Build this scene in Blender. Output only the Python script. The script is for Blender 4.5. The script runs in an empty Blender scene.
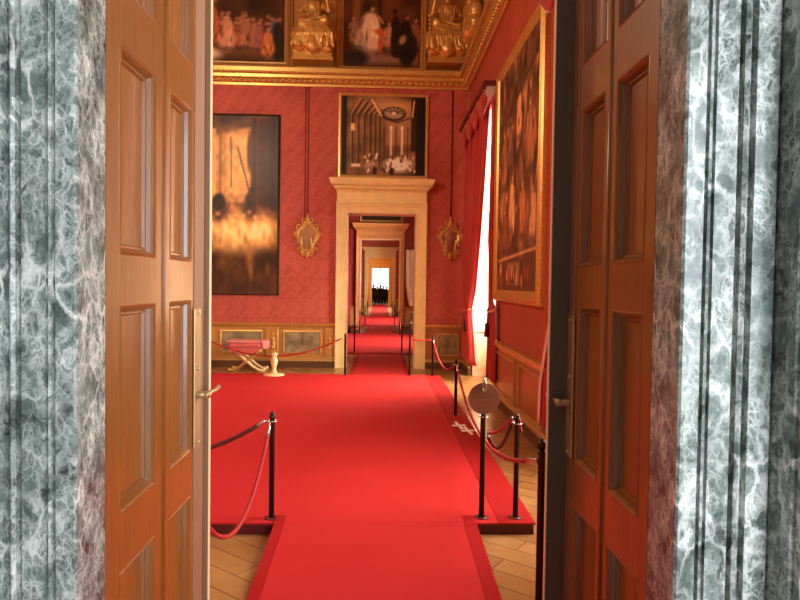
import bpy, bmesh, math, random
import numpy as np
from mathutils import Vector, Matrix
random.seed(7); np.random.seed(7)
PI = math.pi
sc = bpy.context.scene
COL = sc.collection

# ------------------------------------------------------------------ camera
cam_d = bpy.data.cameras.new('camera'); cam = bpy.data.objects.new('camera', cam_d); COL.objects.link(cam)
cam_d.sensor_fit = 'HORIZONTAL'; cam_d.sensor_width = 36.0; cam_d.lens = 620.0 * 36.0 / 800.0
cam_d.clip_start = 0.05; cam_d.clip_end = 200
fwd = Vector((-20, 17, -620)).normalized()           # the enfilade's axis seen from the camera
roll = math.radians(0.76)
up = Vector((math.sin(roll), math.cos(roll), 0)); Zc = (up - fwd * up.dot(fwd)).normalized(); Xc = fwd.cross(Zc)
cam.matrix_world = Matrix.Translation((0, 0, 1.65)) @ Matrix((Xc, fwd, Zc)).to_4x4()
sc.camera = cam
# ------------------------------------------------------------------ light
sc.view_settings.view_transform = 'Standard'; sc.view_settings.look = 'None'
sc.view_settings.gamma = 1.0; sc.view_settings.use_curve_mapping = False
sc.view_settings.exposure = 0.0
w = bpy.data.worlds.new('sky'); sc.world = w; w.use_nodes = True
w.node_tree.nodes['Background'].inputs[0].default_value = (0.92, 0.96, 1.0, 1); w.node_tree.nodes['Background'].inputs[1].default_value = 2.5
def area(name, loc, direction, sx, sy, power, color):
    d = bpy.data.lights.new(name, 'AREA'); d.shape = 'RECTANGLE'; d.size = sx; d.size_y = sy; d.energy = power; d.color = color
    o = bpy.data.objects.new(name, d); COL.objects.link(o); o.location = loc
    o.rotation_euler = Vector(direction).to_track_quat('-Z', 'Y').to_euler(); return o
WARM = (1.0, 0.87, 0.68)
def win_light(name, yc, wid, z0, z1, power, x=3.3, color=WARM):
    o = area(name, (x, yc, (z0 + z1) / 2), (-1, 0, 0), wid, z1 - z0, power, color); return o
win_light('daylight_hall_far', 10.03, 3.0, 0.8, 4.4, 1800)
win_light('daylight_hall_near', 4.6, 3.0, 0.8, 4.4, 700)
win_light('daylight_second_room', 17.2, 3.2, 0.95, 4.3, 1150)
win_light('daylight_third_room', 26.5, 4.2, 0.95, 4.3, 1000)
win_light('daylight_fourth_room', 38.5, 5.5, 0.95, 4.3, 2000)
def lamp(name, loc, power, color, radius):
    d = bpy.data.lights.new(name, 'POINT'); d.energy = power; d.color = color; d.shadow_soft_size = radius
    o = bpy.data.objects.new(name, d); COL.objects.link(o); o.location = loc; return o
lamp('hall_fill_lamp', (-3.6, 6.6, 5.0), 400, (1.0, 0.80, 0.56), 0.6)  # added warm fill to lift walls and gilding; no such lamp in view
area('daylight_anteroom', (2.25, -3.2, 2.1), (0, 1, 0), 2.1, 3.2, 290, (0.86, 0.93, 1.0))

# ------------------------------------------------------------------ materials
def lin(c): return tuple(((v / 255) / 12.92 if v / 255 <= 0.04045 else ((v / 255 + 0.055) / 1.055) ** 2.4) for v in c)
class NT:
    def __init__(s, name):
        s.m = bpy.data.materials.new(name); s.m.use_nodes = True; s.t = s.m.node_tree; s.b = s.t.nodes['Principled BSDF']
    def n(s, typ, **kw):
        nd = s.t.nodes.new(typ)
        for k, v in kw.items():
            if k.startswith('i_'): nd.inputs[k[2:].replace('_', ' ')].default_value = v
            else: setattr(nd, k, v)
        return nd
    def l(s, a, b): s.t.links.new(a, b)
    def coord(s, kind='Object', scale=(1, 1, 1), rot=(0, 0, 0)):
        c = s.n('ShaderNodeTexCoord'); m = s.n('ShaderNodeMapping'); m.inputs['Scale'].default_value = scale; m.inputs['Rotation'].default_value = rot
        s.l(c.outputs[kind], m.inputs[0]); return m.outputs[0]
    def noise(s, vec, scale, detail=4, rough=0.55, dist=0):
        nd = s.n('ShaderNodeTexNoise'); nd.inputs['Scale'].default_value = scale; nd.inputs['Detail'].default_value = detail
        nd.inputs['Roughness'].default_value = rough; nd.inputs['Distortion'].default_value = dist; s.l(vec, nd.inputs['Vector']); return nd
    def ramp(s, fac, stops):
        r = s.n('ShaderNodeValToRGB'); e = r.color_ramp.elements
        while len(e) < len(stops): e.new(0.5)
        for i, (p, c) in enumerate(stops): e[i].position = p; e[i].color = (*c, 1) if len(c) == 3 else c
        s.l(fac, r.inputs[0]); return r.outputs[0]
    def mix(s, fac, a, b, mode='MIX'):
        m = s.n('ShaderNodeMix', data_type='RGBA', blend_type=mode)
        for sock, v in ((m.inputs[0], fac), (m.inputs[6], a), (m.inputs[7], b)):
            if isinstance(v, bpy.types.NodeSocket): s.l(v, sock)
            elif isinstance(v, (int, float)): sock.default_value = v
            else: sock.default_value = (*v, 1)
        return m.outputs[2]
    def math(s, op, a, b=0.0, c=0.0):
        m = s.n('ShaderNodeMath', operation=op)
        for sock, v in zip(m.inputs, (a, b, c)):
            if isinstance(v, bpy.types.NodeSocket): s.l(v, sock)
            else: sock.default_value = v
        return m.outputs[0]
    def bump(s, h, strength=0.3, dist=0.01):
        b = s.n('ShaderNodeBump'); b.inputs['Strength'].default_value = strength; b.inputs['Distance'].default_value = dist
        s.l(h, b.inputs['Height']); s.l(b.outputs[0], s.b.inputs['Normal'])
    def base(s, c):
        if isinstance(c, bpy.types.NodeSocket): s.l(c, s.b.inputs['Base Color'])
        else: s.b.inputs['Base Color'].default_value = (*c, 1)
    def set(s, rough=0.5, metal=0.0, spec=None, coat=None, sheen=None):
        s.b.inputs['Roughness'].default_value = rough; s.b.inputs['Metallic'].default_value = metal
        if spec is not None: s.b.inputs['Specular IOR Level'].default_value = spec
        if coat is not None: s.b.inputs['Coat Weight'].default_value = coat; s.b.inputs['Coat Roughness'].default_value = 0.12
        if sheen is not None: s.b.inputs['Sheen Weight'].default_value = sheen
def simple(name, c, rough=0.5, metal=0.0, var=0.12, scale=6, bump=0.0, spec=None, stretch=(1, 1, 1), coat=None, sheen=None):
    t = NT(name); v = t.coord(scale=stretch); nz = t.noise(v, scale)
    t.base(t.ramp(nz.outputs[0], [(0.3, tuple(x * (1 - var) for x in c)), (0.7, tuple(min(1, x * (1 + var)) for x in c))]))
    t.set(rough, metal, spec, coat, sheen)
    if bump: t.bump(nz.outputs[0], bump)
    return t.m
def damask(name, c_lo, c_hi):
    t = NT(name); v = t.coord(); sp = t.n('ShaderNodeSeparateXYZ'); t.l(v, sp.inputs[0])
    u = t.math('ADD', sp.outputs[0], sp.outputs[1]); z = sp.outputs[2]
    k = 2 * PI / 0.56
    a = t.math('SINE', t.math('MULTIPLY', u, k)); b = t.math('COSINE', t.math('MULTIPLY', z, k / 1.35))
    ab = t.math('MULTIPLY', a, b)
    c2 = t.math('MULTIPLY', t.math('COSINE', t.math('MULTIPLY', u, k * 3)), t.math('COSINE', t.math('MULTIPLY', z, k * 2.2)))
    s_ = t.math('ABSOLUTE', t.math('ADD', ab, t.math('MULTIPLY', c2, 0.42)))
    nz = t.noise(v, 1.3, 3)
    pat = t.ramp(s_, [(0.10, c_lo), (0.22, c_hi), (0.62, c_hi), (0.75, c_lo)])
    t.base(t.mix(0.6, pat, t.ramp(nz.outputs[0], [(0.3, c_lo), (0.7, tuple(min(1, x * 1.1) for x in c_hi))])))
    t.set(0.62, 0, 0.35, sheen=0.15); return t.m
def marble(name, dark, mid, light):
    t = NT(name); v = t.coord(scale=(1, 1, 0.7)); n1 = t.noise(v, 14, 4, 0.6); n0 = t.noise(v, 4, 3, 0.6)
    off = t.mix(1.0, n1.outputs[1], (0.5, 0.5, 0.5), 'SUBTRACT'); sc_ = t.n('ShaderNodeVectorMath', operation='SCALE'); t.l(off, sc_.inputs[0]); sc_.inputs['Scale'].default_value = 0.085
    ad = t.n('ShaderNodeVectorMath', operation='ADD'); t.l(v, ad.inputs[0]); t.l(sc_.outputs[0], ad.inputs[1]); dv = ad.outputs[0]
    def vor(scale, feat):
        o = t.n('ShaderNodeTexVoronoi', feature=feat); o.inputs['Scale'].default_value = scale; t.l(dv, o.inputs['Vector']); return o
    cell = vor(36, 'F1'); big = vor(11, 'F1'); e1 = vor(36, 'DISTANCE_TO_EDGE'); e2 = vor(11, 'DISTANCE_TO_EDGE'); e3 = vor(80, 'DISTANCE_TO_EDGE'); n2 = t.noise(dv, 60, 5, 0.7); n3 = t.noise(v, 3.2, 4, 0.65); n4 = t.noise(v, 11, 4, 0.6)
    tone = t.math('ADD', t.math('MULTIPLY', cell.outputs['Color'], 0.30), t.math('ADD', t.math('MULTIPLY', n2.outputs[0], 0.40), t.math('ADD', t.math('MULTIPLY', n3.outputs[0], 0.45), t.math('MULTIPLY', n4.outputs[0], 0.35))))
    basec = t.ramp(tone, [(0.52, dark), (0.68, mid), (0.82, tuple(min(1, x * 1.6) for x in mid)), (0.98, light)])
    v1 = t.ramp(e1.outputs[0], [(0.0, (0.85,) * 3), (0.05, (0.5,) * 3), (0.16, (0, 0, 0))]); v2 = t.ramp(e2.outputs[0], [(0.0, (1,) * 3), (0.035, (0.6,) * 3), (0.09, (0, 0, 0))]); v3 = t.ramp(e3.outputs[0], [(0.0, (0.5,) * 3), (0.15, (0, 0, 0))])
    amt = t.math('MAXIMUM', t.math('MULTIPLY', t.math('MAXIMUM', v1, v3), t.ramp(n4.outputs[0], [(0.40, (0.05,) * 3), (0.64, (0.95,) * 3)])), t.math('MULTIPLY', v2, t.ramp(n3.outputs[0], [(0.40, (0.0,) * 3), (0.60, (0.9,) * 3)])))
    t.base(t.mix(amt, basec, light)); t.set(0.2, 0, 0.5); return t.m
def wood(name, c, rough=0.3, vertical=True, var=0.35, coat=0.3, scale=9):
    t = NT(name); st = (6, 6, 0.45) if vertical else (0.5, 6, 6); v = t.coord(scale=st); n1 = t.noise(v, scale, 5, 0.6, 0.8); n2 = t.noise(t.coord(), 1.6, 2)
    g = t.ramp(n1.outputs[0], [(0.28, tuple(x * (1 - var) for x in c)), (0.72, tuple(min(1, x * (1 + var)) for x in c))])
    t.base(t.mix(t.math('MULTIPLY', n2.outputs[0], 0.5), g, tuple(min(1, x * 1.25) for x in c))); t.set(rough, 0, 0.5, coat=coat)
    t.bump(n1.outputs[0], 0.04, 0.004); return t.m
def parquet(name):
    t = NT(name); v = t.coord(rot=(0, 0, math.radians(38)))
    br = t.n('ShaderNodeTexBrick'); br.offset = 0.5; br.inputs['Scale'].default_value = 1.0
    br.inputs['Brick Width'].default_value = 1.1; br.inputs['Row Height'].default_value = 0.16; br.inputs['Mortar Size'].default_value = 0.004
    br.inputs['Color1'].default_value = (*lin((186, 140, 88)), 1); br.inputs['Color2'].default_value = (*lin((158, 110, 62)), 1); br.inputs['Mortar'].default_value = (*lin((95, 60, 32)), 1)
    t.l(v, br.inputs['Vector']); n1 = t.noise(t.coord(scale=(1, 7, 1), rot=(0, 0, math.radians(38))), 3, 5, 0.6, 0.6); n2 = t.noise(t.coord(), 2.2, 4)
    c = t.mix(t.math('MULTIPLY', n1.outputs[0], 0.55), br.outputs[0], lin((128, 84, 46))); c = t.mix(t.ramp(n2.outputs[0], [(0.5, (0, 0, 0)), (0.8, (0.5,) * 3)]), c, lin((205, 168, 122)))
    t.base(c); t.set(0.26, 0, 0.5); t.bump(br.outputs[1], 0.1, 0.002); return t.m
def carpet(name, c):
    t = NT(name); v = t.coord(); n1 = t.noise(v, 420, 2); n2 = t.noise(v, 0.9, 4, 0.6)
    a = t.ramp(n1.outputs[0], [(0.3, tuple(x * 0.86 for x in c)), (0.7, tuple(min(1, x * 1.12) for x in c))])
    t.base(t.mix(t.ramp(n2.outputs[0], [(0.35, (0, 0, 0)), (0.75, (0.28,) * 3)]), a, tuple(min(1, x * 1.25 + 0.01) for x in c)))
    t.set(0.9, 0, 0.12); t.bump(n1.outputs[0], 0.25, 0.003); return t.m
def gold(name, c=(0.83, 0.52, 0.16), rough=0.34, metal=0.65, bump=0.15, scale=30):
    t = NT(name); v = t.coord(); n1 = t.noise(v, scale, 4, 0.6); n2 = t.noise(v, 4, 3)
    t.base(t.mix(t.math('MULTIPLY', n2.outputs[0], 0.4), t.ramp(n1.outputs[0], [(0.3, tuple(x * 0.7 for x in c)), (0.65, c)]), tuple(x * 0.75 for x in c)))
    t.set(rough, metal); t.bump(n1.outputs[0], bump, 0.006); return t.m
def canvas_mat(name, rough=0.32):
    t = NT(name); a = t.n('ShaderNodeAttribute', attribute_name='paint'); t.l(a.outputs[0], t.b.inputs['Base Color'])
    n1 = t.noise(t.coord(), 60, 3); t.set(rough, 0, 0.4); t.bump(n1.outputs[0], 0.08, 0.003); return t.m
M = {}
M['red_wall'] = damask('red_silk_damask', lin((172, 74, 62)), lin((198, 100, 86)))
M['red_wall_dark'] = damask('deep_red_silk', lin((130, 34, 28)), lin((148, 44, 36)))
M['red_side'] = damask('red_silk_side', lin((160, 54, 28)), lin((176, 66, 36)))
M['plaster'] = simple('white_plaster', (0.72, 0.71, 0.68), 0.8, var=0.04)
M['plaster_cream'] = simple('cream_painted_plaster', lin((226, 214, 180)), 0.6, var=0.05)
M['stone_wall'] = simple('brown_stone_wall', (0.16, 0.14, 0.12), 0.7)
M['ceiling'] = simple('ceiling_painted_gold', lin((190, 150, 100)), 0.7, var=0.2, scale=3)
M['floor'] = parquet('oak_parquet')
M['stone_floor'] = simple('anteroom_stone_floor', (0.45, 0.42, 0.38), 0.4)
M['marble'] = marble('green_white_marble', lin((34, 44, 40)), lin((92, 104, 98)), lin((236, 238, 234)))
M['marble_bright'] = M['marble']
M['door_wood'] = wood('polished_walnut_door', lin((138, 82, 33)))
M['door_edge'] = wood('worn_door_edge', lin((136, 98, 70)), 0.55, var=0.15, coat=0.0)
M['door_strip'] = wood('dark_door_strip', lin((92, 76, 62)), 0.5, var=0.12, coat=0.0)
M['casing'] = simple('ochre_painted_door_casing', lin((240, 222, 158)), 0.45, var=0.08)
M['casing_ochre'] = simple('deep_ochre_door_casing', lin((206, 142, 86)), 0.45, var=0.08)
M['casing_pale'] = simple('pale_cream_edge', lin((235, 215, 175)), 0.4, var=0.05)
M['gold'] = gold('gilding'); M['gold_dull'] = gold('dull_gilding', (0.62, 0.36, 0.12), 0.45, 0.4)
M['gold_bright'] = gold('burnished_gilding', (0.88, 0.56, 0.18), 0.42, 0.7, 0.1, 18)
M['wainscot'] = wood('gilded_wainscot_wood', lin((196, 142, 76)), 0.42, var=0.15, coat=0.1)
M['wainscot_side'] = wood('brown_wainscot_wood', lin((160, 92, 42)), 0.4, var=0.2, coat=0.1)
M['plinth'] = simple('dark_plinth', lin((96, 62, 36)), 0.5)
M['panel_green'] = canvas_mat('painted_wainscot_panel', 0.5)
M['canvas'] = canvas_mat('oil_on_canvas', 0.38)
M['carpet'] = carpet('red_carpet_pile', lin((186, 40, 42)))
M['carpet_border'] = carpet('red_carpet_border', lin((160, 24, 26)))
M['maroon'] = simple('maroon_wood', lin((92, 14, 20)), 0.4)
M['black'] = simple('black_iron', (0.018, 0.014, 0.014), 0.35, 0.3)
M['bronze'] = simple('dark_bronze', lin((62, 40, 26)), 0.35, 0.6)
M['brass'] = simple('aged_brass', lin((190, 162, 118)), 0.38, 0.55)
M['steel'] = simple('steel_hook', (0.65, 0.62, 0.58), 0.25, 0.9)
def rope_mat(name, c):
    t = NT(name); wv = t.n('ShaderNodeTexWave', wave_type='BANDS', bands_direction='DIAGONAL'); wv.inputs['Scale'].default_value = 22; t.l(t.coord(), wv.inputs['Vector'])
    t.base(t.ramp(wv.outputs[1], [(0.2, tuple(x * 0.7 for x in c)), (0.8, tuple(min(1, x * 1.15) for x in c))])); t.set(0.65); t.bump(wv.outputs[1], 0.4, 0.004); return t.m
M['rope'] = rope_mat('red_twisted_rope', lin((176, 26, 28))); M['rope_dark'] = rope_mat('dark_red_rope', lin((104, 12, 14)))
M['sign'] = simple('brown_sign_disc', lin((150, 100, 78)), 0.5, var=0.05)
M['sign_text'] = simple('sign_faint_lettering', lin((176, 132, 108)), 0.5, var=0.02)
M['curtain'] = simple('red_satin_curtain', lin((176, 30, 34)), 0.38, var=0.15, scale=4, sheen=0.3)
M['lining'] = simple('sunlit_pink_curtain_lining', lin((238, 190, 180)), 0.6, var=0.05)  # sunlit highlight on the curtain put into the lining's pale colour
M['tassel'] = simple('dark_red_tassel', lin((96, 28, 24)), 0.6)
M['tie'] = simple('pink_tie_cord', lin((226, 140, 128)), 0.5)
M['velvet'] = simple('pink_red_velvet', lin((206, 96, 92)), 0.6, sheen=0.4)
M['velvet_side'] = simple('pink_fringe', lin((226, 146, 138)), 0.6)
M['ivory'] = simple('ivory_paint', lin((238, 212, 160)), 0.45, var=0.05)
M['tape'] = simple('white_tape', (0.85, 0.82, 0.76), 0.5, var=0.03)
M['mirror'] = simple('antique_mirror_glass', lin((190, 150, 120)), 0.12, 0.85, var=0.1)
M['candle'] = simple('wax_candle', (0.85, 0.8, 0.68), 0.4, var=0.02)
M['pale_drape'] = simple('pale_cream_drape', lin((242, 228, 204)), 0.6, var=0.06)
M['cloth_black'] = simple('black_coat_cloth', (0.02, 0.018, 0.02), 0.8)
M['cloth_blue'] = simple('dark_blue_coat_cloth', (0.02, 0.025, 0.05), 0.8)
M['skin'] = simple('skin', lin((190, 140, 115)), 0.5, var=0.04)
M['hair'] = simple('dark_hair', (0.03, 0.02, 0.015), 0.6)
M['orange_wall'] = simple('golden_ochre_wall', lin((232, 184, 98)), 0.6, var=0.08)
t = NT('window_glass'); tr = t.n('ShaderNodeBsdfTransparent'); gl = t.n('ShaderNodeBsdfGlossy'); gl.inputs['Roughness'].default_value = 0.02
mx = t.n('ShaderNodeMixShader'); mx.inputs[0].default_value = 0.06; t.l(tr.outputs[0], mx.inputs[1]); t.l(gl.outputs[0], mx.inputs[2]); t.l(mx.outputs[0], t.t.nodes['Material Output'].inputs[0]); M['glass'] = t.m

# ------------------------------------------------------------------ helpers
def empty(name, loc=(0, 0, 0), rz=0.0):
    o = bpy.data.objects.new(name, None); COL.objects.link(o); o.location = loc; o.rotation_euler[2] = rz; o.empty_display_size = 0.1; return o
def tag(o, label, cat, group=None, kind=None):
    o['label'] = label; o['category'] = cat
    if group: o['group'] = group
    if kind: o['kind'] = kind
    return o
def struct(o): o['kind'] = 'structure'; return o
class MB:
    def __init__(s): s.v = []; s.f = []; s.sm = []
    def add(s, vs, fs, smooth=False):
        b = len(s.v); s.v += [tuple(p) for p in vs]; s.f += [tuple(b + i for i in q) for q in fs]; s.sm += [smooth] * len(fs); return s
    def box(s, x0, x1, y0, y1, z0, z1):
        x0, x1 = sorted((x0, x1)); y0, y1 = sorted((y0, y1)); z0, z1 = sorted((z0, z1))
        return s.add([(x0, y0, z0), (x1, y0, z0), (x1, y1, z0), (x0, y1, z0), (x0, y0, z1), (x1, y0, z1), (x1, y1, z1), (x0, y1, z1)],
                     [(0, 3, 2, 1), (4, 5, 6, 7), (0, 1, 5, 4), (1, 2, 6, 5), (2, 3, 7, 6), (3, 0, 4, 7)])
    def mbox(s, mp, a0, a1, b0, b1, h0, h1):
        vs = [mp(a, b, h) for h in (h0, h1) for a, b in ((a0, b0), (a1, b0), (a1, b1), (a0, b1))]
        return s.add(vs, [(0, 3, 2, 1), (4, 5, 6, 7), (0, 1, 5, 4), (1, 2, 6, 5), (2, 3, 7, 6), (3, 0, 4, 7)])
    def tube(s, path, r, seg=8, cap=True):
        P = [Vector(p) for p in path]; n = len(P); R = r if hasattr(r, '__len__') else [r] * n
        up0 = None; vs = []
        for i in range(n):
            d = (P[min(i + 1, n - 1)] - P[max(i - 1, 0)]); d = d.normalized() if d.length > 1e-9 else Vector((0, 0, 1))
            if up0 is None: up0 = Vector((0, 0, 1)) if abs(d.z) < 0.9 else Vector((1, 0, 0))
            a = d.cross(up0); a = a.normalized() if a.length > 1e-6 else Vector((1, 0, 0)); b = a.cross(d).normalized(); up0 = b
            vs += [P[i] + (a * math.cos(2 * PI * k / seg) + b * math.sin(2 * PI * k / seg)) * R[i] for k in range(seg)]
        fs = [(i * seg + k, i * seg + (k + 1) % seg, (i + 1) * seg + (k + 1) % seg, (i + 1) * seg + k) for i in range(n - 1) for k in range(seg)]
        if cap: fs += [tuple(range(seg))[::-1], tuple((n - 1) * seg + k for k in range(seg))]
        return s.add(vs, fs, True)
    def lathe(s, prof, c=(0, 0, 0), seg=20):
        vs = [(c[0] + r * math.cos(2 * PI * k / seg), c[1] + r * math.sin(2 * PI * k / seg), c[2] + z) for r, z in prof for k in range(seg)]
        n = len(prof); fs = [(i * seg + k, i * seg + (k + 1) % seg, (i + 1) * seg + (k + 1) % seg, (i + 1) * seg + k) for i in range(n - 1) for k in range(seg)]
        fs += [tuple(range(seg))[::-1], tuple((n - 1) * seg + k for k in range(seg))]
        return s.add(vs, fs, True)
    def ball(s, c, r, seg=14, rings=9):
        rx, ry, rz = r if hasattr(r, '__len__') else (r, r, r); vs = []; fs = []
        for i in range(rings + 1):
            t = PI * i / rings
            vs += [(c[0] + rx * math.sin(t) * math.cos(2 * PI * k / seg), c[1] + ry * math.sin(t) * math.sin(2 * PI * k / seg), c[2] - rz * math.cos(t)) for k in range(seg)]
        fs = [(i * seg + k, i * seg + (k + 1) % seg, (i + 1) * seg + (k + 1) % seg, (i + 1) * seg + k) for i in range(rings) for k in range(seg)]
        return s.add(vs, fs, True)
    def frame(s, mp, a0, a1, b0, b1, prof, open_bottom=False):
        # prof: (offset outward from the rectangle, height from the wall); swept round the rectangle with mitred corners
        def ring(o, h):
            if open_bottom: return [mp(a0 - o, b0, h), mp(a0 - o, b1 + o, h), mp(a1 + o, b1 + o, h), mp(a1 + o, b0, h)]
            return [mp(a0 - o, b0 - o, h), mp(a0 - o, b1 + o, h), mp(a1 + o, b1 + o, h), mp(a1 + o, b0 - o, h)]
        vs = [p for o, h in prof for p in ring(o, h)]; n = len(prof); fs = []
        for i in range(n if n > 2 else n - 1):
            j = (i + 1) % n
            for k in range(3 if open_bottom else 4): fs.append((i * 4 + k, i * 4 + (k + 1) % 4, j * 4 + (k + 1) % 4, j * 4 + k))
        if open_bottom: fs += [tuple(i * 4 for i in range(n)), tuple(i * 4 + 3 for i in range(n))[::-1]]
        return s.add(vs, fs)
    def extrude(s, mp, prof, a0, a1):
        # prof: closed polygon of (height from wall, b) extruded along a
        n = len(prof); vs = [mp(a, b, h) for a in (a0, a1) for h, b in prof]
        return s.add(vs, [(i, (i + 1) % n, n + (i + 1) % n, n + i) for i in range(n)] + [tuple(range(n))[::-1], tuple(range(n, 2 * n))])
    def build(s, name, mat, parent=None, bevel=0.0, loc=None):
        me = bpy.data.meshes.new(name); vs = s.v
        if loc: vs = [(x - loc[0], y - loc[1], z - loc[2]) for x, y, z in vs]
        me.from_pydata(vs, [], s.f); bm = bmesh.new(); bm.from_mesh(me); bmesh.ops.recalc_face_normals(bm, faces=bm.faces); bm.to_mesh(me); bm.free()
        if len(me.polygons) == len(s.sm): me.polygons.foreach_set('use_smooth', s.sm)
        me.materials.append(mat); o = bpy.data.objects.new(name, me); COL.objects.link(o)
        if loc and not parent: o.location = loc
        if parent: o.parent = parent
        if bevel:
            md = o.modifiers.new('bevel', 'BEVEL'); md.width = bevel; md.segments = 2; md.limit_method = 'ANGLE'
        return o
def wbox(name, mat, *b, parent=None, bevel=0): return MB().box(*b).build(name, mat, parent, bevel)
YB = 12.0; XR = 1.68
def on_back(Y): return lambda a, b, h: (a, Y - h, b)
def on_right(X): return lambda a, b, h: (X - h, a, b)
def on_plus(X): return lambda a, b, h: (X + h, a, b)
back = on_back(YB); right = on_right(XR)

# ------------------------------------------------------------------ picture painting
class Art:
    def __init__(s, nx, ny, bg):
        s.nx, s.ny = nx, ny; s.a = np.zeros((ny, nx, 3)) + np.array(bg, float); s.x, s.y = np.meshgrid(np.linspace(0, 1, nx), np.linspace(0, 1, ny)); s.asp = 1.0
    def _b(s, m, c): m = np.clip(m, 0, 1)[..., None]; s.a = s.a * (1 - m) + np.array(c, float) * m
    def ell(s, cx, cy, rx, ry, c, op=1.0, soft=0.35, rot=0.0):
        dx, dy = s.x - cx, s.y - cy; ca, sa = math.cos(rot), math.sin(rot); u = (dx * ca + dy * sa) / rx; v = (-dx * sa + dy * ca) / ry
        d = np.sqrt(u * u + v * v); s._b((1 - d) / soft * op if soft < 1 else np.clip(1 - d, 0, 1) * op, c) if soft < 1 else s._b(np.clip(1.2 - d, 0, 1) * op, c)
    def rect(s, x0, x1, y0, y1, c, op=1.0, soft=0.012):
        m = np.minimum(np.minimum(s.x - x0, x1 - s.x), np.minimum(s.y - y0, y1 - s.y)) / soft; s._b(np.clip(m, 0, 1) * op, c)
    def line(s, x0, y0, x1, y1, wd, c, op=1.0):
        dx, dy = x1 - x0, y1 - y0; L = dx * dx + dy * dy; t = np.clip(((s.x - x0) * dx + (s.y - y0) * dy) / L, 0, 1)
        d = np.hypot(s.x - x0 - t * dx, s.y - y0 - t * dy); s._b(np.clip((wd - d) / wd * 1.6, 0, 1) * op, c)
    def noise(s, amt, fx, fy, seed=0):
        r = np.random.RandomState(seed); g = r.rand(int(fy) + 2, int(fx) + 2); X = s.x * fx; Y = s.y * fy; i = Y.astype(int); j = X.astype(int); u = X - j; v = Y - i
        u = u * u * (3 - 2 * u); v = v * v * (3 - 2 * v)
        z = g[i, j] * (1 - u) * (1 - v) + g[i, j + 1] * u * (1 - v) + g[i + 1, j] * (1 - u) * v + g[i + 1, j + 1] * u * v; s.a *= (1 + amt * (z[..., None] - 0.5) * 2)
    def fig(s, x, y, h, robe, skin=(170, 120, 85), wd=0.28, lean=0.0):
        r = random.Random(int(x * 9973 + y * 7919)); w_ = h * wd * 1.25; hi = tuple(min(255, c * 1.3) for c in robe); lo = tuple(c * 0.5 for c in robe)
        s.ell(x - lean * 0.05, y + h * 0.30, w_, h * 0.34, robe, 0.95, 0.35, lean); s.ell(x, y + h * 0.58, w_ * 0.72, h * 0.24, robe, 0.95, 0.35); s.ell(x, y + h * 0.08, w_ * 1.1, h * 0.10, lo, 0.6, 0.6)
        for k in range(7): s.ell(x + r.uniform(-0.7, 0.7) * w_, y + h * r.uniform(0.1, 0.6), w_ * r.uniform(0.08, 0.16), h * r.uniform(0.08, 0.24), hi if k % 2 else lo, 0.7, 0.6, r.uniform(-0.5, 0.5))
        a_ = r.choice((-1, 1))
        if wd > 0.13: s.line(x + a_ * w_ * 0.55, y + h * 0.70, x + a_ * w_ * 0.8, y + h * r.uniform(0.45, 0.7), h * 0.03, skin, 0.85)
        hx = x + lean * h * 0.3 + r.uniform(-0.2, 0.2) * w_; s.ell(hx, y + h * 0.84, h * 0.055, h * 0.07, skin, 0.95, 0.45); s.ell(hx - h * 0.015, y + h * 0.875, h * 0.05, h * 0.045, tuple(c * 0.5 for c in skin), 0.7, 0.5)
    def blur(s, n=1):
        for _ in range(n):
            p = np.pad(s.a, ((1, 1), (1, 1), (0, 0)), 'edge'); s.a = (p[:-2, 1:-1] + p[2:, 1:-1] + p[1:-1, :-2] + p[1:-1, 2:] + 4 * p[1:-1, 1:-1]) / 8
    def build(s, name, mp, a0, a1, b0, b1, h, mat, parent=None, flip=False):
        nx, ny = s.nx, s.ny; vs = []
        for j in range(ny):
            for i in range(nx):
                u = i / (nx - 1); u = 1 - u if flip else u; vs.append(mp(a0 + (a1 - a0) * u, b0 + (b1 - b0) * j / (ny - 1), h))
        n0 = len(vs); vs += [mp(a0, b0, 0), mp(a1, b0, 0), mp(a1, b1, 0), mp(a0, b1, 0)]
        fs = [(j * nx + i, j * nx + i + 1, (j + 1) * nx + i + 1, (j + 1) * nx + i) for j in range(ny - 1) for i in range(nx - 1)]
        A, B, Cc, D = (nx - 1, 0, (ny - 1) * nx, ny * nx - 1) if flip else (0, nx - 1, ny * nx - 1, (ny - 1) * nx)
        c0, c1, c2, c3 = A, B, Cc, D; fs += [(n0, n0 + 1, n0 + 2, n0 + 3)]
        if not flip: fs += [(A, B, n0 + 1, n0), (B, Cc, n0 + 2, n0 + 1), (Cc, D, n0 + 3, n0 + 2), (D, A, n0, n0 + 3)]
        me = bpy.data.meshes.new(name); me.from_pydata(vs, [], fs); at = me.color_attributes.new('paint', 'FLOAT_COLOR', 'POINT')
        c = np.clip(s.a, 0, 255).reshape(-1, 3) / 255; c = np.where(c <= 0.04045, c / 12.92, ((c + 0.055) / 1.055) ** 2.4)
        c = np.concatenate([c, np.tile(c.mean(0) * 0.5, (4, 1))]); c = np.concatenate([c, np.ones((len(c), 1))], 1); at.data.foreach_set('color', c.astype(np.float32).ravel())
        bm = bmesh.new(); bm.from_mesh(me); bmesh.ops.recalc_face_normals(bm, faces=bm.faces); bm.to_mesh(me); bm.free()
        me.materials.append(mat); o = bpy.data.objects.new(name, me); COL.objects.link(o)
        if parent: o.parent = parent; o.matrix_parent_inverse = Matrix.Translation(parent.location).inverted()
        return o

# ================================================================== STRUCTURE
HC = 8.2; XL = -6.0
struct(wbox('floor', M['floor'], XL - 0.3, 3.0, 1.62, 60, -0.1, 0))
struct(wbox('floor.001', M['stone_floor'], -3.9, 4.8, -3.1, 1.62, -0.1, 0))
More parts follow.
